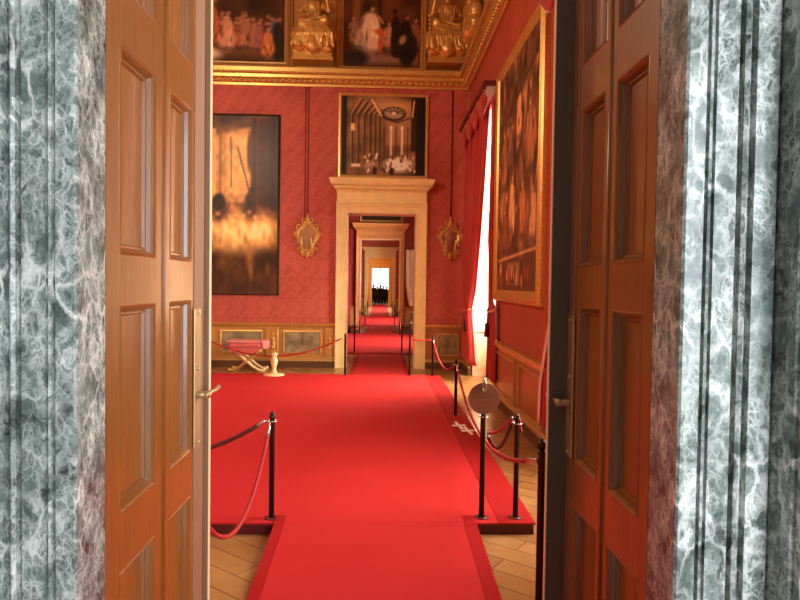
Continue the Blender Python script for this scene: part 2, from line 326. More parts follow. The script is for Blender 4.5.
# back wall of the hall, with its doorway
DL, DR, DH = -0.665, 0.70, 3.01
b = MB(); b.box(XL, DL, YB, YB + 0.4, 0, HC); b.box(DR, XR + 0.9, YB, YB + 0.4, 0, HC); b.box(DL, DR, YB, YB + 0.4, DH, HC); struct(b.build('wall_back', M['red_wall']))
# right wall with three tall window recesses
def wall_with_windows(name, y0, y1, wins, ztop, h, mat, x0=XR, x1=XR + 0.65):
    b = MB(); y = y0
    for (a, c) in wins: b.box(x0, x1, y, a, 0, h); b.box(x0, x1, a, c, ztop, h); y = c
    b.box(x0, x1, y, y1, 0, h); return struct(b.build(name, mat))
WINS = [(3.6, 5.6), (8.95, 11.1)]
wall_with_windows('wall_right', 1.84, YB, WINS, 4.25, HC, M['red_side'])
struct(wbox('wall_left', M['red_wall'], XL - 0.3, XL, 1.84, YB + 0.4, 0, HC))
struct(wbox('ceiling', M['ceiling'], XL - 0.3, XR + 0.9, 1.84, YB + 0.4, HC, HC + 0.2))
# near wall (between hall and anteroom)
JL, JR = -0.77, 0.79
b = MB(); b.box(XL, JL - 0.09, 1.70, 1.84, 0, HC); b.box(JR + 0.09, XR + 0.7, 1.70, 1.84, 0, HC); b.box(JL - 0.09, JR + 0.09, 1.70, 1.84, 3.45, HC); struct(b.build('wall_front', M['plaster_cream']))
# anteroom shell behind the camera with its window on the left
struct(wbox('wall_anteroom_left', M['stone_wall'], -3.7, -3.5, -2.9, 1.66, 0, 4.4))
struct(wbox('wall_anteroom_right', M['plaster'], 4.6, 4.8, -2.9, 1.66, 0, 4.4))
b = MB(); b.box(-3.7, 1.2, -3.1, -2.9, 0, 4.4); b.box(3.3, 4.8, -3.1, -2.9, 0, 4.4); b.box(1.2, 3.3, -3.1, -2.9, 0, 0.5); b.box(1.2, 3.3, -3.1, -2.9, 3.7, 4.4); struct(b.build('wall_anteroom_rear', M['plaster']))
struct(wbox('ceiling.001', M['plaster'], -3.7, 4.8, -3.1, 1.70, 4.4, 4.6))
b = MB(); b.box(-3.5, JL - 0.26, 1.66, 1.70, 0, 4.4); b.box(JR + 0.26, 4.6, 1.66, 1.70, 0, 4.4); b.box(JL - 0.26, JR + 0.26, 1.66, 1.70, 3.6, 4.4); struct(b.build('wall_anteroom_front', M['marble']))

# windows in the hall's right wall: frame, panes, cream recess lining, sill board
def window(idx, ya, yb, z0=0.9, z1=4.25, x=XR):
    r = struct(empty('window_%d' % idx, (x + 0.6, (ya + yb) / 2, 0))); L = (x + 0.6, (ya + yb) / 2, 0)
    mp = lambda a, b_, h: (x + 0.60 - h, a, b_)
    f = MB(); f.frame(mp, ya + 0.07, yb - 0.07, z0 + 0.07, z1 - 0.07, [(0, 0), (0, 0.06), (0.07, 0.06), (0.07, 0)])
    ym = (ya + yb) / 2; f.mbox(mp, ym - 0.04, ym + 0.04, z0, z1, 0, 0.07)
    for k in (1, 2, 3): zz = z0 + (z1 - z0) * k / 4; f.mbox(mp, ya, yb, zz - 0.02, zz + 0.02, 0.01, 0.05)
    f.build('window_frame', M['plaster_cream'], r, loc=L)
    MB().mbox(mp, ya + 0.07, yb - 0.07, z0 + 0.07, z1 - 0.07, 0.02, 0.026).build('pane', M['glass'], r, loc=L)
    g = MB(); g.box(x + 0.5, x + 0.65, ya, yb, 0.0, z0); g.build('sill_panel', M['plaster_cream'], r, loc=L)
    rv = MB()
    for yy, s in ((ya, 1), (yb, -1)):
        rv.box(x + 0.005, x + 0.6, yy, yy + s * 0.03, 0.0, z1)
        rv.box(x + 0.06, x + 0.54, yy + s * 0.03, yy + s * 0.045, 0.12, 0.74); rv.box(x + 0.06, x + 0.54, yy + s * 0.03, yy + s * 0.045, 1.0, z1 - 0.15)
        rv.box(x + 0.0, x + 0.6, yy + s * 0.0, yy + s * 0.07, 0.80, 0.86)
    rv.box(x + 0.005, x + 0.6, ya, yb, z1 - 0.03, z1); rv.build('reveal_lining', M['plaster_cream'], r, loc=L)
    return r
window(1, *WINS[1]); window(2, *WINS[0])

# doorcase builder: jamb lining, architrave, frieze and cornice
def doorcase(idx, Y, xl, xr, h, arch, friezeh, corn, mat, mat_in, depth=0.4, cm=None):
    L = ((xl + xr) / 2, Y, 0); r = struct(empty('door_%d' % idx, L)); mp = on_back(Y)
    a = MB(); a.frame(mp, xl, xr, 0, h, [(0, 0), (0, 0.035), (0.03, 0.035), (0.035, 0.05), (arch * 0.55, 0.055), (arch * 0.6, 0.075), (arch * 0.8, 0.085), (arch * 0.86, 0.11), (arch, 0.11), (arch, 0)], True)
    a.build('architrave', mat, r, loc=L)
    lin_ = MB(); lin_.frame(mp, xl, xr, 0, h, [(0, 0.03), (0, -depth - 0.03), (-0.025, -depth - 0.03), (-0.025, 0.03)], True); lin_.build('jamb_lining', mat_in, r, loc=L)
    z = h + arch
    f = MB(); f.mbox(mp, xl - arch * 0.95, xr + arch * 0.95, z, z + friezeh, 0, 0.09)
    f.build('frieze', mat, r, loc=L)
    c = MB(); z += friezeh; st = corn / 4
    prof = [(0.0, z), (0.10, z), (0.12, z + st * 0.9), (0.17, z + st), (0.20, z + st * 1.9), (0.26, z + st * 2.1), (0.30, z + st * 3.2), (0.32, z + st * 4), (0, z + st * 4)]
    # cornice with mitred returns: stacked slabs, each wider than the one below
    for (p, q) in zip(prof[1:-2], prof[2:-1]):
        e0, e1 = p[0] * 0.62, q[0] * 0.62; o0, o1 = xl - arch * 0.95, xr + arch * 0.95
        vs = [mp(o0 - e0 + 0.06, p[1], 0), mp(o0 - e0 + 0.06, p[1], p[0]), mp(o1 + e0 - 0.06, p[1], p[0]), mp(o1 + e0 - 0.06, p[1], 0), mp(o0 - e1 + 0.06, q[1], 0), mp(o0 - e1 + 0.06, q[1], q[0]), mp(o1 + e1 - 0.06, q[1], q[0]), mp(o1 + e1 - 0.06, q[1], 0)]
        c.add(vs, [(0, 1, 2, 3), (4, 7, 6, 5), (0, 4, 5, 1), (1, 5, 6, 2), (2, 6, 7, 3), (0, 3, 7, 4)])
    n = int((xr - xl + 2 * arch) / 0.05)
    for k in range(n): xx = xl - arch + (k + 0.25) * 0.05; c.mbox(mp, xx, xx + 0.026, z + st * 0.9, z + st * 1.8, 0.1, 0.2)
    c.build('cornice', cm or mat, r, loc=L)
    return r
doorcase(3, YB, DL, DR, DH, 0.185, 0.18, 0.24, M['casing'], M['casing_pale'])

# cornice between the silk and the painted frieze zone
CB0, CB1 = 5.37, 5.66
def cornice(name, mp, a0, a1, mat):
    r = struct(empty(name, mp((a0 + a1) / 2, CB0, 0))); L = mp((a0 + a1) / 2, CB0, 0)
    MB().extrude(mp, [(0, CB0), (0.05, CB0), (0.06, CB0 + 0.04), (0.10, CB0 + 0.06), (0.10, CB0 + 0.10), (0.15, CB0 + 0.13), (0.16, CB0 + 0.18), (0.22, CB0 + 0.22), (0.23, CB1), (0, CB1)], a0, a1).build('cornice_moulding', mat, r, loc=L)
    d = MB(); n = int(abs(a1 - a0) / 0.055); s = 1 if a1 > a0 else -1
    for k in range(n): aa = a0 + s * (k + 0.3) * 0.055; d.mbox(mp, aa, aa + s * 0.03, CB0 + 0.19, CB0 + 0.225, 0.155, 0.225)
    d.build('dentil_row', M['gold_bright'], r, loc=L)
    e = MB(); n = int(abs(a1 - a0) / 0.11)
    for k in range(n):
        aa = a0 + s * (k + 0.5) * 0.11; p = mp(aa, CB0 + 0.085, 0.11); e.ball(p, (0.042, 0.042, 0.026), 8, 5)
    e.build('leaf_ornament_row', M['gold_bright'], r, loc=L)
cornice('trim_1', back, XL, XR, M['gold']); cornice('trim_2', right, 1.84, YB, M['gold'])
# frieze zone ground and its upright gilded strips
def frieze_zone(name, mp, a0, a1, strips):
    L = mp((a0 + a1) / 2, CB1, 0); r = struct(empty(name, L))
    MB().mbox(mp, a0, a1, CB1, HC, 0, 0.03).build('gilded_ground', M['gold_dull'], r, loc=L)
    for st in strips: MB().frame(mp, st[0] + 0.035, st[1] - 0.035, CB1 + 0.05, 7.6, [(0, 0.03), (0, 0.075), (0.015, 0.09), (0.035, 0.07), (0.035, 0.03)]).build('panel_moulding', M['gold'], r, loc=L)
frieze_zone('trim_3', back, XL, XR, [(-1.74, -0.86), (0.79, 1.62)])
frieze_zone('trim_4', right, 1.84, YB, [(9.75, 11.9)])
# thin gilt fillet down the corner and under the cornice
b = MB(); b.box(XR - 0.03, XR, YB - 0.03, YB, 0.9, CB0); struct(b.build('trim_5', M['gold_dull']))

# silk panel seams (raised cords) on the back wall
b = MB()
for x in (-1.46, 1.36): b.tube([(x, YB - 0.008, 2.75), (x, YB - 0.008, CB0)], 0.011, 6)
struct(b.build('trim_6', M['red_wall_dark']))

# wainscot
def grotesque(nx, ny, seed, bg=(150, 138, 104)):
    a = Art(nx, ny, bg); a.noise(0.18, 8, 4, seed); r = random.Random(seed)
    for sx in (-1, 1):
        for k in range(6):
            cx = 0.5 + sx * (0.06 + k * 0.075); a.ell(cx, 0.45 + 0.12 * math.sin(k * 2.1), 0.022, 0.16, (96, 84, 56), 0.8, 0.6, sx * 0.5); a.ell(cx, 0.62 + 0.1 * math.cos(k * 1.7), 0.018, 0.06, (120, 92, 60), 0.8, 0.6)
            a.line(cx, 0.3, cx + sx * 0.07, 0.55 + 0.1 * r.random(), 0.006, (90, 74, 48), 0.8)
    a.ell(0.5, 0.5, 0.05, 0.32, (104, 88, 58), 0.9, 0.5); a.ell(0.5, 0.82, 0.02, 0.07, (150, 110, 80), 0.9, 0.5)
    return a
def wainscot(name, mp, a0, a1, panels, pils, mat, top=0.86, art=True, seed=0):
    L = mp((a0 + a1) / 2, 0, 0); r = struct(empty(name, L))
    MB().mbox(mp, a0, a1, 0.0, 0.13, 0, 0.075).build('plinth', M['plinth'], r, loc=L)
    MB().mbox(mp, a0, a1, 0.13, top - 0.07, 0, 0.04).build('dado_board', mat, r, loc=L)
    MB().extrude(mp, [(0, top - 0.09), (0.045, top - 0.09), (0.06, top - 0.06), (0.085, top - 0.045), (0.09, top - 0.015), (0.075, top), (0, top)], a0, a1).build('dado_rail', M['gold'], r, loc=L)
    MB().extrude(mp, [(0, 0.13), (0.075, 0.13), (0.07, 0.16), (0.05, 0.18), (0, 0.18)], a0, a1).build('base_moulding', M['gold_dull'], r, loc=L)
    for i, (p0, p1, q0, q1) in enumerate(panels):
        if art: grotesque(60, 26, seed + i).build('painted_panel', mp, p0, p1, q0, q1, 0.046, M['panel_green'], r)
        MB().frame(mp, p0, p1, q0, q1, [(0, 0.04), (0, 0.055), (0.012, 0.066), (0.03, 0.06), (0.034, 0.04)]).build('panel_moulding', M['gold'] if art else M['gold_dull'], r, loc=L)
        MB().frame(mp, p0 - 0.065, p1 + 0.065, q0 - 0.065, q1 + 0.065, [(0, 0.04), (0.003, 0.052), (0.015, 0.052), (0.018, 0.04)]).build('outer_moulding', M['gold_dull'], r, loc=L)
    for (p0, p1) in pils:
        g = MB(); g.mbox(mp, p0, p1, 0.18, top - 0.09, 0.04, 0.06); g.frame(mp, p0 + 0.035, p1 - 0.035, 0.24, top - 0.15, [(0, 0.06), (0.006, 0.072), (0.02, 0.06)])
        c = (p0 + p1) / 2
        for k in range(5): g.ball(mp(c, 0.30 + k * 0.085, 0.062), (0.03 if k % 2 else 0.018, 0.02, 0.035), 8, 6)
        g.build('pilaster', M['gold'], r, loc=L)
wainscot('trim_7', back, XL, DL - 0.185, [(-4.35, -3.3, 0.30, 0.68), (-3.02, -2.27, 0.30, 0.68), (-1.82, -1.14, 0.30, 0.68)], [(-2.18, -1.92), (-1.04, -0.88)], M['wainscot'], seed=3)
wainscot('trim_8', back, DR + 0.185, XR, [(1.15, 1.52, 0.28, 0.66)], [], M['wainscot_side'], seed=9, art=True)
wainscot('trim_9', right, 5.6, 8.95, [(7.42, 8.62, 0.22, 0.70), (6.1, 7.12, 0.22, 0.70)], [], M['wainscot_side'], art=False)
wainscot('trim_10', right, 1.84, 3.6, [(2.2, 3.3, 0.22, 0.70)], [], M['wainscot_side'], art=False)
wainscot('trim_11', right, 11.1, YB, [(11.3, 11.8, 0.22, 0.70)], [], M['wainscot_side'], art=False)
wainscot('trim_12', on_plus(XL), 1.84, YB, [(3, 5, 0.22, 0.70), (6, 8, 0.22, 0.70), (9, 11, 0.22, 0.70)], [], M['wainscot'], art=False)

# ---------------------------------------------------------------- marble portal in front of the camera
PIER = [(0.232, -0.03), (0.232, 0.105), (0.238, 0.11), (0.238, 0.130), (0.234, 0.135), (0.234, 0.17), (0.242, 0.175), (0.242, 0.20), (0.60, 0.20), (0.60, -0.03)]
def portal(name, sgn, X0):
    L = (X0, 1.6, 0); r = struct(empty(name, L)); mp = lambda a, b_, h: (X0 + sgn * a, 1.66 - h, b_)
    # moulded face: profile in (distance from opening, projection), extruded upwards
    prof = [(0.0, -0.105), (0.0, 0.055), (0.006, 0.062), (0.052, 0.062), (0.054, 0.048), (0.058, 0.048), (0.060, 0.066), (0.067, 0.068), (0.069, 0.056), (0.073, 0.056),
            (0.075, 0.070), (0.132, 0.070), (0.134, 0.052), (0.139, 0.050), (0.142, 0.078), (0.150, 0.084), (0.158, 0.078), (0.160, 0.066), (0.164, 0.066), (0.168, 0.090), (0.225, 0.092), (0.23, 0.086), (0.23, -0.03), (0.085, -0.03), (0.085, -0.105)]
    n = len(prof); vs = [mp(a, z, h) for z in (0.0, 3.45) for a, h in prof]
    m = MB(); m.add(vs, [(i, (i + 1) % n, n + (i + 1) % n, n + i) for i in range(n)] + [tuple(range(n)), tuple(range(n, 2 * n))])
    m.build('moulded_jamb', M['marble'], r, loc=L)
    b2 = MB(); b2.add([mp(a_, z, h) for z in (0.0, 3.6) for a_, h in PIER], [(i, (i + 1) % len(PIER), len(PIER) + (i + 1) % len(PIER), len(PIER) + i) for i in range(len(PIER))] + [tuple(range(len(PIER))), tuple(range(len(PIER), 2 * len(PIER)))]); b2.build('projecting_pier', M['marble'], r, loc=L)
    return r
portal('trim_13', -1, JL); portal('trim_14', 1, JR)
b = MB(); b.box(JL - 0.23, JR + 0.23, 1.575, 1.70, 3.45, 3.75); struct(b.build('trim_15', M['marble']))

# ---------------------------------------------------------------- the double door's two folding leaves
PZ = [(0.15, 0.76), (0.95, 1.565), (1.73, 2.34), (2.52, 3.14)]
def leaf(idx, X0, sgn, folds, endst, facing, strip):
    # X0: plane of the face that looks into the passage; sgn: +1 when that face looks towards +X
    L = (X0, folds[0][0], 0); r = struct(empty('door_%d' % idx, L)); mp = lambda a, b_, h: (X0 + sgn * h, a, b_)
    for fi, (y0, y1, p0, p1) in enumerate(folds):
        s = MB(); edges = [y0 + 0.004, p0, p1, y1 - 0.004]
        s.mbox(mp, edges[0], edges[1], 0.01, 3.36, -0.05, 0); s.mbox(mp, edges[2], edges[3], 0.01, 3.36, -0.05, 0)
        zs = [0.01] + [v for p in PZ for v in p] + [3.36]
        for k in range(0, len(zs), 2): s.mbox(mp, p0, p1, zs[k], zs[k + 1], -0.05, 0)
        fo = s.build('folding_panel', M['door_wood'], r, loc=L)
        for (z0, z1) in PZ:
            MB().mbox(mp, p0, p1, z0, z1, -0.048, -0.034).build('inset_panel', M['door_wood'], r, loc=L)
            MB().frame(mp, p0 + 0.03, p1 - 0.03, z0 + 0.03, z1 - 0.03, [(0, -0.034), (0.006, -0.024), (0.013, -0.024), (0.018, -0.010), (0.024, -0.002), (0.031, 0.003), (0.036, 0.0), (0.036, -0.034)]).build('panel_moulding', M['door_wood'], r, loc=L)
    yj = folds[0][1]; MB().tube([mp(yj, 0.02, 0.0), mp(yj, 3.35, 0.0)], 0.009, 8).build('joint_bead', M['door_wood'], r, loc=L)
    y0, y1 = endst; MB().mbox(mp, y0, y1, 0.01, 3.36, -0.05, 0.004).build('lock_stile', M['door_edge'], r, bevel=0.002, loc=L)
    f = MB(); f.mbox(mp, y1 - 0.002, y1 + 0.03, 0.01, 3.36, -0.05, facing); f.build('meeting_strip', strip, r, bevel=0.002, loc=L)
    f = MB(); f.mbox(mp, y1 + 0.002, y1 + 0.026, 0.01, 3.36, facing, facing + 0.003); f.build('strip_edge', M['casing_pale'], r, loc=L)
    # lock plate, knob screws, lever handle
    hy = y0 + 0.035; zc = 1.17
    pl = MB(); pl.mbox(mp, hy - 0.045, hy + 0.045, 0.95, 1.53, 0.004, 0.009)
    for zz in (0.97, 1.28, 1.51): pl.ball(mp(hy, zz, 0.010), 0.009, 8, 6)
    pl.build('lock_plate', M['brass'], r, bevel=0.002, loc=L)
    h = MB(); h.tube([mp(hy, zc, 0.0), mp(hy, zc, 0.045)], [0.018, 0.012], 10); h.ball(mp(hy, zc, 0.05), 0.017, 10, 7)
    h.tube([mp(hy, zc, 0.05), mp(hy + 0.04, zc + 0.008, 0.058), mp(hy + 0.09, zc + 0.004, 0.060), mp(hy + 0.12, zc + 0.014, 0.066)], [0.009, 0.008, 0.008, 0.010], 8)
    h.build('lever_handle', M['brass'], r, loc=L)
    return r
leaf(1, JL, 1, [(1.765, 2.235, 1.865, 2.145), (2.235, 2.59, 2.30, 2.55)], (2.59, 2.735), 0.024, M['door_edge'])
leaf(2, JR, -1, [(1.765, 2.135, 1.84, 2.075), (2.135, 2.475, 2.195, 2.44)], (2.475, 2.55), 0.080, M['door_strip'])
# jamb posts of the doorway behind the leaves
b = MB(); b.box(JL - 0.09, JL - 0.055, 1.77, 1.84, 0, 3.45); b.box(JR + 0.055, JR + 0.09, 1.77, 1.84, 0, 3.45); struct(b.build('trim_16', M['plaster_cream']))

# ================================================================== FAR ROOMS OF THE ENFILADE
def far_room(k, y0, y1, h, dl, dr, dh, wall, win, ceil, thick=0.4, solid=False):
    b = MB()
    if solid: pass
    else: b.box(XL, dl, y1, y1 + thick, 0, h); b.box(dr, XR + 0.9, y1, y1 + thick, 0, h); b.box(dl, dr, y1, y1 + thick, dh, h); struct(b.build('wall_back.%03d' % k, wall))
    wall_with_windows('wall_right.%03d' % k, y0, y1, [win], 4.25, h, wall)
    struct(wbox('wall_left.%03d' % k, wall, XL - 0.3, XL, y0, y1 + thick, 0, h)); struct(wbox('ceiling.%03d' % (k + 1), ceil, XL - 0.3, XR + 0.9, y0, y1 + thick, h, h + 0.2))
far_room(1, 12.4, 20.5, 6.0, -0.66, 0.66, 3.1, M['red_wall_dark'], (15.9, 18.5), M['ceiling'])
far_room(2, 20.9, 32.0, 6.0, -0.66, 0.66, 3.0, M['red_wall'], (24.6, 28.4), M['ceiling'])
far_room(3, 32.4, 46.0, 5.5, -0.62, 0.66, 2.8, M['orange_wall'], (36, 41), M['ceiling'])
far_room(4, 46.4, 52.0, 5.5, 0, 0, 0, M['orange_wall'], (48, 50.5), M['ceiling'], solid=True)
b = MB(); b.box(XL, -1.1, 52, 52.4, 0, 5.5); b.box(1.1, XR + 0.9, 52, 52.4, 0, 5.5); b.box(-1.1, 1.1, 52, 52.4, 0, 0.6); b.box(-1.1, 1.1, 52, 52.4, 4.2, 5.5); struct(b.build('wall_end', M['orange_wall']))
window(3, 15.9, 18.5); window(4, 24.6, 28.4); window(5, 36, 41); window(6, 48, 50.5)
r = struct(empty('window_7', (0, 52.2, 0))); f = MB(); mp = on_back(52.3); f.frame(mp, -1.02, 1.02, 0.68, 4.12, [(0, 0), (0, 0.06), (0.08, 0.06), (0.08, 0)]); f.mbox(mp, -0.04, 0.04, 0.6, 4.2, 0, 0.06)
for zz in (1.6, 2.9): f.mbox(mp, -1.1, 1.1, zz - 0.02, zz + 0.02, 0.01, 0.05)
f.build('window_frame', M['plaster'], r, loc=(0, 52.2, 0)); MB().mbox(mp, -1.02, 1.02, 0.68, 4.12, 0.02, 0.026).build('pane', M['glass'], r, loc=(0, 52.2, 0))
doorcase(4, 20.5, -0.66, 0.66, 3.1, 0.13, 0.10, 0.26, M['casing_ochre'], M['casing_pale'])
doorcase(5, 32.0, -0.66, 0.66, 3.0, 0.14, 0.10, 0.24, M['casing'], M['casing'])
doorcase(6, 46.0, -0.62, 0.66, 2.8, 0.14, 0.12, 0.24, M['orange_wall'], M['casing_pale'])
for k, (Y, z) in enumerate(((20.5, 0.9), (32.0, 0.9), (46.0, 0.9))):
    wainscot('trim_%d' % (17 + 2 * k), on_back(Y), XL, -0.84, [(-1.6, -1.05, 0.30, 0.68)], [], M['wainscot'], seed=20 + k)
    wainscot('trim_%d' % (18 + 2 * k), on_back(Y), 0.84, XR, [(1.0, 1.5, 0.30, 0.68)], [], M['wainscot'], seed=30 + k)
# picture over the second doorway
def picture(name, mp, a0, a1, b0, b1, fw, fh, art, fmat, label, cat='painting', group=None, flip=False, prof=None, h=0.045, gain=1.0):
    L = mp((a0 + a1) / 2, b0, 0); r = empty(name, L); tag(r, label, cat, group); art.blur(1); mm = art.a.mean((0, 1)); art.a = np.clip(mm + (art.a - mm) * 1.25, 0, 255) * gain
    c = art.build('canvas', mp, a0, a1, b0, b1, h, M['canvas'], r, flip)
    pr = prof or [(-0.01, 0.0), (-0.01, fh * 0.55), (fw * 0.15, fh * 0.5), (fw * 0.3, fh * 0.75), (fw * 0.6, fh), (fw * 0.85, fh * 0.8), (fw, fh * 0.6), (fw, 0)]
    MB().frame(mp, a0, a1, b0, b1, pr).build('frame', fmat, r, loc=L); return r
a = Art(30, 14, (40, 22, 16)); a.ell(0.4, 0.5, 0.2, 0.3, (70, 40, 24), 0.8, 0.8); a.ell(0.7, 0.4, 0.12, 0.3, (52, 36, 30), 0.8, 0.8)
picture('painting', on_back(20.5), -0.62, 0.66, 3.72, 4.35, 0.07, 0.05, a, M['gold_dull'], 'dark wide painting above the doorway of the next room')

# ================================================================== PAINTINGS OF THE HALL
# upper left crowd scene
a = Art(150, 90, (74, 44, 28)); a.noise(0.3, 10, 5, 1)
a.rect(0, 1, 0.0, 0.30, (118, 70, 44), 0.9, 0.1); a.ell(0.58, 0.95, 0.2, 0.5, (110, 76, 48), 0.8, 0.9); a.rect(0.40, 0.46, 0.3, 1, (60, 36, 24), 0.7)
r_ = random.Random(4)
for k in range(26):
    x = 0.46 + 0.5 * (k % 13) / 12 + r_.uniform(-0.01, 0.01); y = 0.10 + 0.06 * (k // 13 == 0) + r_.uniform(0, 0.03)
    a.fig(x, y, 0.36 + r_.uniform(-0.03, 0.05), r_.choice([(146, 88, 62), (128, 76, 56), (164, 108, 78), (92, 54, 40), (150, 96, 90), (110, 60, 36)]), (186, 128, 92), 0.10)
a.fig(0.93, 0.05, 0.50, (84, 96, 120), (180, 130, 100), 0.10, 0.1); a.fig(0.955, 0.03, 0.52, (50, 34, 30), (150, 100, 76), 0.09); a.fig(0.885, 0.04, 0.38, (196, 120, 66), (190, 130, 90), 0.12)
a.fig(0.52, 0.12, 0.62, (176, 96, 62), (196, 140, 104), 0.08, -0.05); a.rect(0.47, 0.56, 0.62, 0.68, (150, 90, 56)); a.fig(0.62, 0.1, 0.45, (196, 140, 108), (200, 150, 110), 0.12)
a.ell(0.42, 0.10, 0.2, 0.10, (222, 190, 160), 0.95, 0.4, -0.2); a.ell(0.46, 0.25, 0.05, 0.28, (216, 180, 150), 0.9, 0.5, 0.25); a.ell(0.35, 0.3, 0.08, 0.3, (200, 160, 130), 0.9, 0.5)
picture('painting', back, -4.72, -1.86, 5.80, 7.55, 0.10, 0.09, a, M['gold_dull'], 'wide brown painting of a robed crowd above the cornice at far left')
# upper middle scene
a = Art(120, 110, (92, 52, 30)); a.noise(0.25, 7, 6, 2)
a.rect(0, 1, 0, 0.20, (150, 108, 92), 0.9, 0.08); a.rect(0.44, 0.5, 0.2, 1, (64, 34, 24), 0.8); a.rect(0.1, 0.24, 0.35, 1, (176, 112, 60), 0.5, 0.04); a.rect(0.55, 0.75, 0.5, 1, (120, 60, 34), 0.7, 0.03)
a.ell(0.33, 0.72, 0.10, 0.12, (60, 40, 30), 0.8, 0.5); a.fig(0.35, 0.16, 0.66, (216, 180, 150), (190, 140, 100), 0.24); a.ell(0.40, 0.28, 0.16, 0.10, (212, 170, 140), 0.9, 0.5, 0.3); a.ell(0.50, 0.42, 0.15, 0.06, (190, 92, 60), 0.9, 0.5, -0.25); a.ell(0.48, 0.28, 0.04, 0.16, (186, 86, 56), 0.9, 0.5)
a.fig(0.14, 0.24, 0.42, (150, 104, 76), (190, 140, 100), 0.16); a.fig(0.20, 0.22, 0.30, (176, 140, 112), (190, 140, 100), 0.2); a.ell(0.15, 0.10, 0.22, 0.12, (52, 30, 26), 0.9, 0.4)
a.fig(0.60, 0.20, 0.40, (188, 130, 104), (196, 146, 112), 0.18); a.fig(0.94, 0.18, 0.48, (140, 84, 64), (190, 140, 100), 0.16)
a.ell(0.84, 0.22, 0.14, 0.24, (40, 22, 18), 0.95, 0.3, -0.15); a.fig(0.81, 0.10, 0.62, (44, 24, 20), (150, 100, 70), 0.17); a.fig(0.68, 0.12, 0.66, (50, 28, 22), (70, 44, 30), 0.10); a.ell(0.77, 0.34, 0.06, 0.09, (170, 130, 96), 0.85, 0.5, -0.5)
picture('painting', back, -0.76, 0.71, 5.77, 7.30, 0.06, 0.06, a, M['gold'], 'painting with pale robed seated figure and dark cloaked figures above the cornice')
# church interior over the doorway
a = Art(150, 140, (104, 76, 52)); a.noise(0.25, 9, 9, 3)
a.ell(0.62, 0.86, 0.36, 0.14, (176, 136, 92), 0.8, 0.7); a.rect(0.5, 0.9, 0.35, 0.9, (150, 116, 80), 0.7, 0.06)
a.rect(0, 0.07, 0, 1, (34, 22, 18)); a.rect(0.88, 1, 0, 1, (34, 22, 18)); a.rect(0.82, 0.90, 0.3, 1, (50, 34, 24), 0.9)
for i, x in enumerate((0.12, 0.19, 0.26, 0.33, 0.39, 0.44)):
    a.rect(x, x + 0.028, 0.12, 0.80, (66, 44, 32), 0.9, 0.008); a.rect(x - 0.012, x, 0.12, 0.80, (166, 128, 92), 0.6, 0.006)
    a.line(x, 0.78, x + 0.1 - i * 0.01, 0.97 - i * 0.03, 0.016, (150, 112, 76), 0.8); a.line(x + 0.02, 0.78, x + 0.13 - i * 0.01, 0.95 - i * 0.03, 0.012, (52, 34, 26), 0.9)
a.rect(0.10, 0.17, 0.55, 0.66, (206, 168, 120), 0.9, 0.02); a.rect(0.11, 0.24, 0.09, 0.15, (200, 176, 150), 0.9, 0.02)
a.ell(0.62, 0.78, 0.155, 0.10, (58, 42, 32), 0.95, 0.15); a.ell(0.62, 0.79, 0.13, 0.08, (140, 120, 96), 0.9, 0.2)
for t_ in range(6): ang = t_ * PI / 6; a.line(0.62, 0.79, 0.62 + 0.13 * math.cos(ang), 0.79 + 0.08 * math.sin(ang), 0.008, (50, 36, 28), 0.9)
a.ell(0.62, 0.79, 0.03, 0.02, (214, 196, 160)); a.line(0.36, 0.95, 0.48, 0.74, 0.014, (196, 160, 120)); a.line(0.48, 0.74, 0.66, 0.67, 0.010, (48, 32, 26)); a.line(0.66, 0.67, 0.84, 0.74, 0.010, (60, 42, 32)); a.line(0.84, 0.74, 0.86, 0.95, 0.010, (206, 168, 120))
for x in (0.57, 0.70): a.rect(x, x + 0.04, 0.24, 0.60, (206, 190, 176), 0.75, 0.015); a.ell(x + 0.02, 0.6, 0.022, 0.04, (206, 190, 176), 0.8, 0.4)
for x in (0.50, 0.64, 0.78): a.rect(x, x + 0.02, 0.2, 0.62, (70, 48, 36), 0.85, 0.006)
a.ell(0.68, 0.13, 0.22, 0.12, (206, 190, 170), 0.85, 0.5); a.ell(0.35, 0.12, 0.12, 0.09, (150, 120, 100), 0.8, 0.6); r_ = random.Random(8)
for k in range(60): a.ell(r_.uniform(0.28, 0.88), r_.uniform(0.04, 0.26), 0.013, 0.03, r_.choice([(90, 64, 50), (230, 216, 196), (160, 120, 96), (60, 40, 34), (214, 196, 176)]), 0.7, 0.5)
for x in (0.40, 0.60): a.ell(x, 0.05, 0.035, 0.06, (46, 30, 26), 0.9, 0.4)
picture('painting', back, -0.775, 0.835, 3.72, 5.215, 0.055, 0.05, a, M['gold'], 'painting of a church interior with tall pillars above the doorway', prof=[(-0.01, 0), (-0.01, 0.03), (0.02, 0.05), (0.055, 0.045), (0.055, 0)], gain=1.25)
